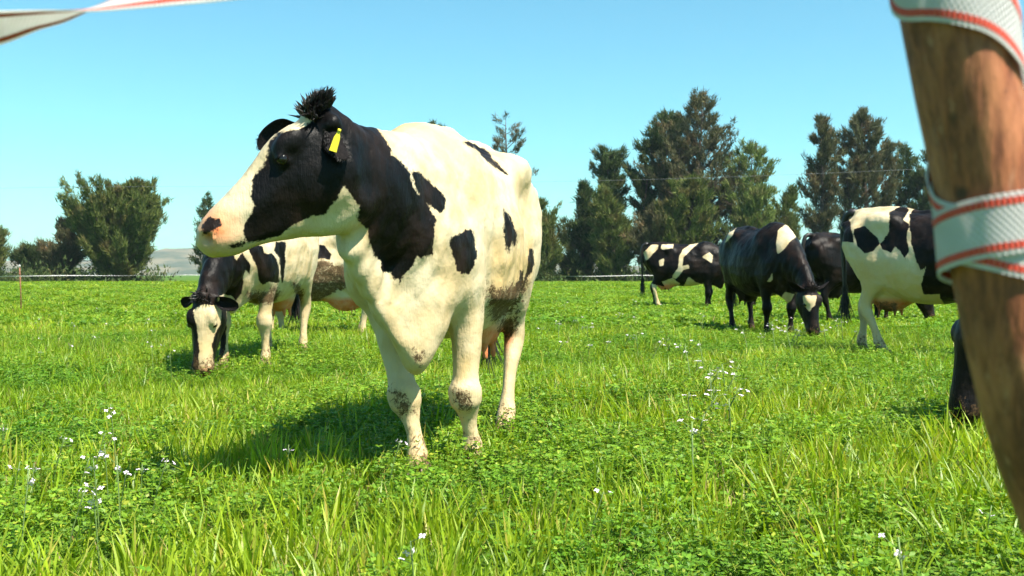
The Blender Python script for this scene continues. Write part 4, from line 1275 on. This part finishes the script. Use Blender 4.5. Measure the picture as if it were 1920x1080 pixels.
# ---------------------------------------------------------------- wooden post and fence tape in the foreground
PD = .73
def ppx(u, v, d=PD):
    return np.array(((u - 960) / FPX * d, d, CAM_H + (515 - v) / FPX * d))
POST_KN = [ppx(1752, -420), ppx(1772, -150), ppx(1783, -20), ppx(1793, 45), ppx(1815, 165), ppx(1838, 280), ppx(1852, 350), ppx(1867, 430), ppx(1884, 515),
           ppx(1905, 619), ppx(1927, 712), ppx(1950, 804), ppx(1967, 860), ppx(2022, 1020), ppx(2050, 1100), np.array((.455, .73, .30)), np.array((.50, .735, .05)), np.array((.51, .735, -.15))]
POST_C = catmull(np.array(POST_KN), 90)
POST_R = .0348
def post_mat():
    q = NT('post_wood')
    co = q.coord()
    grain = q.noise(1.0, 5, .6, q.scaled(co, (210, 210, 34)))
    coarse = q.noise(1.0, 3, .55, q.scaled(co, (60, 60, 16)))
    big = q.noise(16, 3, .5, co)
    col = q.mix(q.ramp(grain, .3, .7), (.125, .036, .015), (.31, .095, .038))
    col = q.mix(q.ramp(coarse, .45, .72), col, (.40, .145, .062))
    col = q.mix(q.math('MULTIPLY', q.ramp(big, .55, .8), .55), col, (.09, .030, .013))
    col = q.mix(q.math('MULTIPLY', q.ramp(q.noise(190, 4, .7, co), .55, .75), .6), col, (.06, .022, .012))
    col = q.mix(q.math('MULTIPLY', q.ramp(q.noise(120, 4, .7, q.scaled(co, (1, 1, .35))), .56, .72), .45), col, (.50, .25, .14))
    kn = q.t.nodes.new('ShaderNodeTexVoronoi')
    kn.inputs['Scale'].default_value = 22
    q.t.links.new(co, kn.inputs['Vector'])
    col = q.mix(q.ramp(kn.outputs['Distance'], .16, .05), col, (.06, .026, .014))
    h = q.math('ADD', grain, q.math('MULTIPLY', coarse, 1.4))
    return q.done(q.principled(col, .62, q.bump(h, .55, .004), Specular_IOR_Level=.3))
def build_post():
    n = 40
    V, F = [], []
    g = np.random.default_rng(3)
    for i, c in enumerate(POST_C):
        for k in range(n):
            an = 2 * math.pi * k / n
            r = POST_R * (1 + .022 * math.sin(3 * an + i * .12) + .018 * math.sin(i * .35 + an) + .012 * math.sin(7 * an + i * .5)) + g.normal(0, .00012)
            V.append((c[0] + r * math.sin(an), c[1] - r * math.cos(an), c[2]))
    for i in range(len(POST_C) - 1):
        for k in range(n):
            k2 = (k + 1) % n
            F.append((i*n + k, i*n + n + k, i*n + n + k2, i*n + k2))
    F.append(tuple(range(n))); F.append(tuple(range((len(POST_C) - 1) * n, len(POST_C) * n))[::-1])
    tag(link('fence_post', mesh_py('fence_post', V, F, True), post_mat()), 'crooked reddish-brown wooden fence post close up at the right edge', 'fence post')
build_post()

def post_centre(z):
    zz = POST_C[:, 2]
    o = np.argsort(zz)
    return np.array((np.interp(z, zz[o], POST_C[o, 0]), np.interp(z, zz[o], POST_C[o, 1]), z))

TW = .040
def tape_mats():
    q = NT('tape_webbing')
    uv = q.coord('UV')
    def weave(q, uv, su, sv):
        sp = q.t.nodes.new('ShaderNodeSeparateXYZ'); q.t.links.new(uv, sp.inputs[0])
        a = q.math('SINE', q.math('MULTIPLY', sp.outputs[0], su)); b = q.math('SINE', q.math('MULTIPLY', sp.outputs[1], sv))
        return q.math('MULTIPLY', a, b), a
    w, a = weave(q, uv, 1500, 1100)
    n = q.noise(60, 4, vec=uv)
    col = q.mix(q.ramp(n, .3, .7), (.82, .78, .77), (.88, .84, .84))
    col = q.mix(q.math('MULTIPLY', q.ramp(w, .35, 1.0), .35), col, (.52, .50, .47))
    pr = q.principled(col, .75, q.bump(w, .6, .002), Specular_IOR_Level=.2)
    tr = q.t.nodes.new('ShaderNodeBsdfTranslucent'); q.t.links.new(col, tr.inputs['Color'])
    mx = q.t.nodes.new('ShaderNodeMixShader'); mx.inputs[0].default_value = .5
    q.t.links.new(pr, mx.inputs[1]); q.t.links.new(tr.outputs[0], mx.inputs[2])
    white = q.done(mx.outputs[0])
    q = NT('tape_red_thread')
    uv = q.coord('UV')
    w, a = weave(q, uv, 1800, 900)
    col = q.mix(q.ramp(a, -.2, .9), (.50, .030, .012), (.60, .07, .035))
    col = q.mix(q.math('MULTIPLY', q.ramp(a, .75, 1.0), .35), col, (.72, .45, .4))
    red = q.done(q.principled(col, .7, q.bump(a, .4, .0015), Specular_IOR_Level=.25))
    return white, red
M_WEB, M_RED = tape_mats()

def ribbon(name, C, W, spans, mat, parent=None, lift=0.0, nrm=None):
    """C centre points, W full-width vectors, spans: list of (v0,v1) across; thin solid strip"""
    C, W = np.asarray(C), np.asarray(W)
    T = np.gradient(C, axis=0)
    N = np.cross(T, W); N /= np.linalg.norm(N, axis=1, keepdims=True)
    S = np.r_[0, np.cumsum(np.linalg.norm(np.diff(C, axis=0), axis=1))]
    V, F, UV = [], [], []
    for v0, v1 in spans:
        m = 4 if v1 - v0 > .3 else 2
        b = len(V)
        th = .0005 + lift
        for i in range(len(C)):
            for j in range(m + 1):
                v = v0 + (v1 - v0) * j / m
                p = C[i] + W[i] * (v - .5)
                V.append(p + N[i] * th); V.append(p - N[i] * th)
                UV.append((S[i], v * TW)); UV.append((S[i], v * TW))
        st = 2 * (m + 1)
        for i in range(len(C) - 1):
            for j in range(m):
                a = b + i * st + 2 * j
                F.append((a, a + 2, a + 2 + st, a + st))
                F.append((a + 1, a + 1 + st, a + 3 + st, a + 3))
            a = b + i * st
            F.append((a, a + st, a + st + 1, a + 1))
            a = b + i * st + 2 * m
            F.append((a, a + 1, a + st + 1, a + st))
    me = mesh_py(name, V, F, False)
    ul = me.uv_layers.new(name='UVMap')
    for lp in me.loops:
        ul.data[lp.index].uv = UV[lp.vertex_index]
    return link(name, me, mat, parent)

def build_tape():
    # the run that hangs in from the left: u, v centre, visible height in px, distance
    run = [(-260, 92, -70, .90), (-120, 70, -62, .89), (0, 50, -34, .88), (50, 39, -14, .875), (105, 30, 1, .87), (140, 22, 16, .865), (178, 14, 33, .86), (260, -7, 60, .855),
           (340, -25, 78, .85), (430, -44, 93, .845), (620, -62, 96, .825), (900, -110, 97, .80), (1200, -150, 99, .77), (1480, -150, 103, .745)]
    C, W = [], []
    for u, v, hgt, d in run:
        c = ppx(u, v, d)
        C.append(c)
        wz = hgt / FPX * d
        wy = math.sqrt(max(0, TW ** 2 - wz ** 2))
        W.append((0.0, wy * .9, wz))
    # wraps: angle (0 faces the camera, 90 right), v of the centre line, extra radius
    wr = [(-112, -85, .0015), (-80, -10, .001), (-30, 6, .001), (20, 36, .001), (60, 94, .001), (90, 148, .001), (140, 220, .001), (200, 320, .001), (250, 415, .001), (280, 436, .001),
          (320, 448, .001), (360, 468, .001), (400, 482, .001), (440, 490, .0013), (500, 490, .0018), (560, 484, .0026), (610, 462, .0032), (640, 450, .0034), (680, 432, .0034), (720, 420, .0034),
          (760, 412, .0034), (800, 406, .0034), (850, 404, .0026), (930, 410, .002)]
    wv = []
    for an, v, ex in wr:
        z = CAM_H + (515 - v) / FPX * PD
        wv.append((an, z, ex))
    A = np.array(wv)
    t = np.linspace(0, len(A) - 1, 260)
    an = np.interp(t, np.arange(len(A)), A[:, 0]); zz = np.interp(t, np.arange(len(A)), A[:, 1]); ex = np.interp(t, np.arange(len(A)), A[:, 2])
    k = np.ones(9) / 9
    zs = np.convolve(np.pad(zz, 4, 'edge'), k, 'valid'); ans = np.convolve(np.pad(an, 4, 'edge'), k, 'valid')
    W2, C2 = [], []
    ax0 = unit(post_centre(.95) - post_centre(.85))
    for a, z, e in zip(ans, zs, ex):
        c = post_centre(z)
        ra = R(a)
        rad = POST_R * 1.035 + .001 + e
        C2.append(c + rad * np.array((math.sin(ra), -math.cos(ra), 0)))
    C2 = np.array(C2)
    T2 = np.gradient(C2, axis=0)
    for i, a in enumerate(ans):
        nr = np.array((math.sin(R(a)), -math.cos(R(a)), 0))
        w = np.cross(nr, T2[i]); w = unit(w)
        if w[2] < 0: w = -w
        wv_ = unit(w * .6 + ax0 * .4)
        W2.append(wv_ * TW)
    n1 = catmull(np.c_[np.array(C), np.array(W)], 120)
    Cr, Wr = n1[:, :3], n1[:, 3:]
    Wr = Wr / np.linalg.norm(Wr, axis=1, keepdims=True) * TW
    # bridge run to the wrap
    K = catmull(np.array([np.r_[Cr[-2], Wr[-2]], np.r_[Cr[-1], Wr[-1]], np.r_[C2[0] * .5 + Cr[-1] * .5 + (0, -.004, .0), W2[0] * .5 + Wr[-1] * .5], np.r_[C2[0], W2[0]], np.r_[C2[2], W2[2]]]), 24)
    Call = np.concatenate([Cr[:-2], K[:, :3], C2[3:]]); Wall = np.concatenate([Wr[:-2], K[:, 3:], np.array(W2)[3:]])
    w = ribbon('electric_tape', Call, Wall, [(0, .08), (.20, .80), (.92, 1.0)], M_WEB)
    tag(w, 'white electric fence tape with red edges, wound round the wooden post', 'fence tape')
    ribbon('red_stripe', Call, Wall, [(.08, .20)], M_RED, w, .0003)
    ribbon('red_stripe', Call, Wall, [(.80, .92)], M_RED, w, .0003)
build_tape()

# ---------------------------------------------------------------- the sward: grass tufts and leafy clover, uncountable
M_GRASS = leaf_mat('grass_blade', ((.195, .305, .012), (.350, .450, .020), (.44, .37, .07), (.74, .86, .75)), .45, .42, .35, .35)
M_GRASS_D = leaf_mat('grass_blade_deep', ((.155, .275, .012), (.285, .400, .020), (.40, .35, .06), (.75, .88, .8)), .42, .45, .3, .3)
M_CLOVER = leaf_mat('clover_leaf', ((.100, .215, .014), (.215, .350, .024), (.36, .39, .04), (.70, .85, .85)), .36, .5, .5, .3)
M_STRAW = leaf_mat('dry_grass', ((.26, .20, .085), (.38, .29, .12), (.30, .17, .07), (.9, .9, .9)), .3, .6)

def blade_tuft(name, n, rad, h0, h1, w0, w1, mat, seed, lean=.45, droop=.5, straw=0):
    g = np.random.default_rng(seed)
    V, F, MI = [], [], []
    for b in range(n):
        r = rad * math.sqrt(g.uniform()); a = g.uniform(0, 2 * math.pi)
        p = np.array((r * math.cos(a), r * math.sin(a), -.01))
        h = g.uniform(h0, h1); w = g.uniform(w0, w1)
        az = a + g.normal(0, .9)
        d = np.array((math.cos(az), math.sin(az), 0)); sd = np.array((-math.sin(az), math.cos(az), 0))
        tw = g.normal(0, .5)
        sd = sd * math.cos(tw) + d * math.sin(tw)
        ln = abs(g.normal(lean * .6, lean * .5)); dp = g.uniform(0, droop)
        o = len(V)
        for i, (t, ww) in enumerate(((0, .7), (.35, 1), (.7, .8), (1, 0))):
            c = p + d * (h * (ln * t + dp * t * t * .6)) + np.array((0, 0, h * (t - dp * .45 * t * t - .12 * ln * t * t)))
            if ww:
                V.append(c - sd * w * ww / 2); V.append(c + sd * w * ww / 2)
            else:
                V.append(c)
        F += [(o, o + 1, o + 3, o + 2), (o + 2, o + 3, o + 5, o + 4), (o + 4, o + 5, o + 6)]
        MI += [1 if b < straw else 0] * 3
    me = mesh_py(name, V, F, True)
    me.materials.append(mat); me.materials.append(M_STRAW)
    me.polygons.foreach_set('material_index', MI)
    return bpy.data.objects.new(name, me)

def clover_tuft(name, n, rad, h0, h1, ls, mat, seed):
    """stems carrying leaves of three leaflets"""
    g = np.random.default_rng(seed)
    V, F = [], []
    for b in range(n):
        r = rad * math.sqrt(g.uniform()); a = g.uniform(0, 2 * math.pi)
        p = np.array((r * math.cos(a), r * math.sin(a), -.01)); h = g.uniform(h0, h1)
        top = p + np.array((g.normal(0, .04), g.normal(0, .04), h))
        o = len(V)
        sd = unit(g.normal(0, 1, 3) * (1, 1, 0)) * .0012
        V += [p - sd, p + sd, top + sd, top - sd]; F.append((o, o + 1, o + 2, o + 3))
        for k in range(int(5 + h * 40)):
            t = g.uniform(.25, 1.0)
            c = p + (top - p) * t + g.normal(0, .012, 3)
            az = g.uniform(0, 6.283)
            tilt = g.uniform(-.1, .75)
            for q in (-1, 0, 1):
                aa = az + q * 1.05
                d = np.array((math.cos(aa) * math.cos(tilt), math.sin(aa) * math.cos(tilt), math.sin(tilt)))
                s = unit(np.cross(d, (0, 0, 1)) + g.normal(0, .25, 3))
                L = ls * g.uniform(.7, 1.2); w = L * .30
                o = len(V)
                V += [c + d * .004, c + d * L * .55 - s * w, c + d * L, c + d * L * .55 + s * w]
                F.append((o, o + 1, o + 2, o + 3))
    me = mesh_py(name, V, F, True)
    me.materials.append(mat)
    return bpy.data.objects.new(name, me)

protos = bpy.data.collections.new('sward_parts')
def P(o, i):
    o.name = 'sward_part_%02d' % i
    protos.objects.link(o)
k = 0
for s in range(5):
    P(blade_tuft('t', 15, .055, .10, .20, .005, .0095, M_GRASS, 10 + s, straw=1 if s == 2 else 0), k); k += 1      # 0-4 broad grass
for s in range(3):
    P(blade_tuft('t', 22, .06, .07, .15, .0025, .005, M_GRASS_D, 30 + s, .6, .7, straw=2 if s == 1 else 0), k); k += 1   # 5-7 fine grass
for s in range(5):
    P(clover_tuft('t', 7, .06, .06, .15, .021, M_CLOVER, 50 + s), k); k += 1                     # 8-12 clover and lucerne
for s in range(3):
    P(blade_tuft('t', 15, .055, .15, .25, .005, .0095, M_GRASS, 70 + s, .35, .6), k); k += 1      # 13-15 tall bunches
for s in range(3):
    P(blade_tuft('t', 46, .22, .07, .17, .010, .018, M_GRASS, 90 + s, .5, .6, straw=2), k); k += 1        # 16-18 distance
for s in range(2):
    P(clover_tuft('t', 22, .22, .05, .13, .045, M_CLOVER, 95 + s), k); k += 1                    # 19-20 distance
for s in range(2):
    P(blade_tuft('t', 10, .05, .08, .18, .002, .004, M_STRAW, 110 + s, .7, .5), k); k += 1      # 21-22 dry wisps

def sward_points():
    g = np.random.default_rng(11)
    out = []
    for y0, y1, den in ((1.6, 4.5, 220), (4.5, 8, 165), (8, 14, 95), (14, 26, 34), (26, 52, 15), (52, 104, 6)):
        hw = .53 * y1 + 1.2
        n = int(2 * hw * (y1 - y0) * den)
        x = g.uniform(-hw, hw, n); y = g.uniform(y0, y1, n)
        m = np.abs(x) < .53 * y + 1.0
        x, y = x[m], y[m]
        n = len(x)
        pat = vnoise(x, y, 1.15) * .55 + vnoise(x, y, 3.1, 2.0) * .45 + g.normal(0, .15, n)
        pat += .05 * np.clip(x / 3, -1, 1)
        idx = np.where(pat > .53, g.integers(8, 13, n), np.where(g.uniform(size=n) < .6, g.integers(0, 5, n), g.integers(5, 8, n)))
        tallp = vnoise(x, y, 2.1, 5.0)
        near = (y < 4.6) & (pat < .5)
        idx = np.where((g.uniform(size=n) < np.where(near, .26, .05)) & (tallp > .45) & (pat < .56), g.integers(13, 16, n), idx)
        idx = np.where(g.uniform(size=n) < .02 + .05 * (vnoise(x, y, 1.7, 8.0) > .62), g.integers(21, 23, n), idx)
        sc = g.uniform(.75, 1.2, n) * (.85 + .35 * vnoise(x, y, .9, 3.0))
        if y0 >= 14:
            idx = np.where(pat > .55, g.integers(19, 21, n), g.integers(16, 19, n))
            sc = g.uniform(.8, 1.2, n) * (1.0 if y0 < 26 else 1.35 if y0 < 52 else 2.0) 
            zs = 1.0 if y0 < 26 else .8 if y0 < 52 else .55
        else:
            zs = 1.0
        out.append(np.c_[x, y, idx, sc, np.full(n, zs)])
    return np.concatenate(out)

SW = sward_points()
def build_sward():
    n = len(SW)
    me = bpy.data.meshes.new('sward')
    me.vertices.add(n)
    co = np.c_[SW[:, 0], SW[:, 1], ground_z(SW[:, 0], SW[:, 1])].astype(np.float32)
    me.vertices.foreach_set('co', co.ravel())
    g = np.random.default_rng(12)
    rot = np.c_[g.normal(0, .10, n), g.normal(0, .10, n), g.uniform(0, 6.283, n)].astype(np.float32)
    a = me.attributes.new('rot', 'FLOAT_VECTOR', 'POINT'); a.data.foreach_set('vector', rot.ravel())
    sc = np.c_[SW[:, 3], SW[:, 3], SW[:, 3] * SW[:, 4]].astype(np.float32)
    a = me.attributes.new('scl', 'FLOAT_VECTOR', 'POINT'); a.data.foreach_set('vector', sc.ravel())
    a = me.attributes.new('kind', 'INT', 'POINT'); a.data.foreach_set('value', SW[:, 2].astype(np.int32))
    o = link('pasture_grass', me)
    tag(o, 'short green pasture grass mixed with clover', 'grass', None, 'stuff')
    ng = bpy.data.node_groups.new('sward', 'GeometryNodeTree')
    ng.interface.new_socket('Geometry', in_out='INPUT', socket_type='NodeSocketGeometry')
    ng.interface.new_socket('Geometry', in_out='OUTPUT', socket_type='NodeSocketGeometry')
    N, L = ng.nodes, ng.links
    gi, go = N.new('NodeGroupInput'), N.new('NodeGroupOutput')
    ci = N.new('GeometryNodeCollectionInfo')
    ci.inputs['Collection'].default_value = protos
    ci.inputs['Separate Children'].default_value = True
    ci.inputs['Reset Children'].default_value = True
    iop = N.new('GeometryNodeInstanceOnPoints')
    iop.inputs['Pick Instance'].default_value = True
    def at(nm, typ):
        x = N.new('GeometryNodeInputNamedAttribute'); x.data_type = typ
        x.inputs['Name'].default_value = nm
        return x.outputs['Attribute']
    L.new(gi.outputs[0], iop.inputs['Points'])
    L.new(ci.outputs[0], iop.inputs['Instance'])
    L.new(at('kind', 'INT'), iop.inputs['Instance Index'])
    e2r = N.new('FunctionNodeEulerToRotation')
    L.new(at('rot', 'FLOAT_VECTOR'), e2r.inputs[0])
    L.new(e2r.outputs[0], iop.inputs['Rotation'])
    L.new(at('scl', 'FLOAT_VECTOR'), iop.inputs['Scale'])
    L.new(iop.outputs[0], go.inputs[0])
    md = o.modifiers.new('sward', 'NODES')
    md.node_group = ng
build_sward()

# ---------------------------------------------------------------- wild flowers
M_PETAL = simple_mat('petal', (.70, .59, .69), .6, 40, .08, .05)
M_STEM = simple_mat('flower_stem', (.11, .17, .04), .6, 40, .3, .1)
def flower_meshes(seed, h):
    g = np.random.default_rng(seed)
    bend = g.normal(0, .03, 2)
    K = catmull(np.array([(0, 0, -.02), (bend[0] * .4, bend[1] * .4, h * .5), (bend[0], bend[1], h)]), 6)
    v, f = tube(K, [.0022] * 3 + [.0018] * 3, 5)
    tips = []
    for i in range(int(g.integers(2, 5))):
        t = h * g.uniform(.80, 1.0)
        b = np.array((bend[0] * (t / h), bend[1] * (t / h), t))
        tip = b + np.array((g.normal(0, .014), g.normal(0, .014), g.uniform(.0, .022)))
        vv, ff = tube([b, tip], [.001, .001], 4, False)
        o = len(v); v += vv; f += [tuple(q + o for q in x) for x in ff]
        tips.append(tip)
    st = mesh_py('stem', v, f, True)
    V, F = [], []
    for tip in tips:
        az = g.uniform(0, 6.28); nd = unit(g.normal(0, .5, 3) + (0, -.25, .9))
        e1 = unit(np.cross(nd, (1, .2, 0))); e2 = np.cross(nd, e1)
        for q in range(4):
            a = az + q * math.pi / 2
            d = e1 * math.cos(a) + e2 * math.sin(a); s = np.cross(nd, d)
            L = g.uniform(.0065, .0095)
            o = len(V)
            V += [tip, tip + d * L * .6 - s * L * .38 + nd * .002, tip + d * L - s * L * .2 + nd * .001, tip + d * L + s * L * .2 + nd * .001, tip + d * L * .6 + s * L * .38 + nd * .002]
            F.append((o, o + 1, o + 2, o + 3, o + 4))
    bl = mesh_py('blossom', V, F)
    bl.materials.append(M_PETAL)
    st.materials.append(M_STEM)
    return st, bl
FL = [flower_meshes(200 + i, h) for i, h in enumerate((.20, .24, .22, .27, .18, .30))]
TALL = flower_meshes(300, .36)
FLOWERS = [
    ('pale wildflower in the loose patch left of the large cow\'s shadow', 'wildflowers left of the shadow',
     [(5, 790), (92, 815), (170, 808), (205, 828), (20, 865), (35, 882), (58, 866), (117, 912), (133, 856), (188, 857), (163, 897), (228, 856), (262, 865), (277, 856), (218, 880), (190, 917)]),
    ('pale wildflower in the straggling patch right of the large cow in mid field', 'wildflowers right of the large cow',
     [(1278, 640), (1297, 650), (1302, 668), (1318, 690), (1305, 705), (1362, 680), (1372, 680), (1336, 690), (1333, 722), (1350, 720), (1303, 735), (1372, 738), (1303, 770), (1300, 782), (1288, 730), (1345, 698)]),
    ('tiny pale wildflower round the muzzle of the star-faced cow', 'wildflowers at the star-faced cow',
     [(u, v) for u, v in zip(np.random.default_rng(1).uniform(1400, 1590, 24), np.random.default_rng(2).uniform(592, 628, 24))]),
    ('tiny pale wildflower scattered in the open grass right of the large cow', 'wildflowers in the open grass',
     [(u, v) for u, v in zip(np.random.default_rng(3).uniform(1010, 1330, 24), np.random.default_rng(4).uniform(556, 640, 24))]),
    ('tiny pale wildflower scattered left of the white-faced cow', 'wildflowers left of the white-faced cow',
     [(u, v) for u, v in zip(np.random.default_rng(5).uniform(60, 330, 16), np.random.default_rng(6).uniform(575, 660, 16))]),
]
SINGLE = [
    (538, 826, 'lone pale wildflower standing in the large cow\'s shadow'), (722, 812, 'pale pink wildflower beside the large cow\'s front hoof'),
    (1095, 900, 'pale wildflower alone in the grass right of the large cow\'s forefeet'), (787, 998, 'white wildflower low in the grass at bottom centre'),
    (1843, 935, 'white wildflower touching the foot of the wooden post'), (1712, 1005, 'loose white wildflower in the bottom right grass'),
    (1785, 1060, 'white wildflower at the bottom edge near the post'), (1896, 1052, 'white wildflower in the bottom right corner')]
fi = 0
def place_flower(u, v, label, group, meshes, h):
    Y = (CAM_H - h) * FPX / max(v - 515, 20)
    X = (u - 960) / FPX * Y
    r = empty('wildflower', (X, Y, float(ground_z(X, Y))), random.uniform(-.5, .5))
    tag(r, label, 'wildflower', group)
    if v < 790 and u > 1000:
        r.scale = (1.9, 1.9, 1.0)
    link('stem', meshes[0], None, r)
    link('blossom', meshes[1], None, r)
for lab, grp, pts in FLOWERS:
    for u, v in pts:
        place_flower(u, v, lab, grp, FL[fi % 6], (.20, .24, .22, .27, .18, .30)[fi % 6]); fi += 1
for u, v, lab in SINGLE:
    place_flower(u, v, lab, None, FL[fi % 6], (.20, .24, .22, .27, .18, .30)[fi % 6]); fi += 1
place_flower(222, 753, 'tall pale wildflower on a long bare stalk at lower left', None, TALL, .36)


# ---------------------------------------------------------------- the air between here and the hills
def build_haze():
    x0, x1, y0, y1, z0, z1 = -2900, 2900, -60, 2900, -2.0, 95.0
    V = [(x, y, z) for x in (x0, x1) for y in (y0, y1) for z in (z0, z1)]
    F = [(0, 1, 3, 2), (4, 6, 7, 5), (0, 4, 5, 1), (2, 3, 7, 6), (0, 2, 6, 4), (1, 5, 7, 3)]
    m = bpy.data.materials.new('haze_air')
    m.use_nodes = True
    t = m.node_tree
    t.nodes.clear()
    o = t.nodes.new('ShaderNodeOutputMaterial')
    v = t.nodes.new('ShaderNodeVolumePrincipled')
    v.inputs['Color'].default_value = (.80, .90, 1.0, 1)
    v.inputs['Density'].default_value = .00016
    v.inputs['Anisotropy'].default_value = .2
    t.links.new(v.outputs[0], o.inputs['Volume'])
    m.cycles.homogeneous_volume = True
    h = link('haze', mesh_py('haze', V, F), m)
    tag(h, 'thin blue haze before the far hills', None, None, 'stuff')
build_haze()
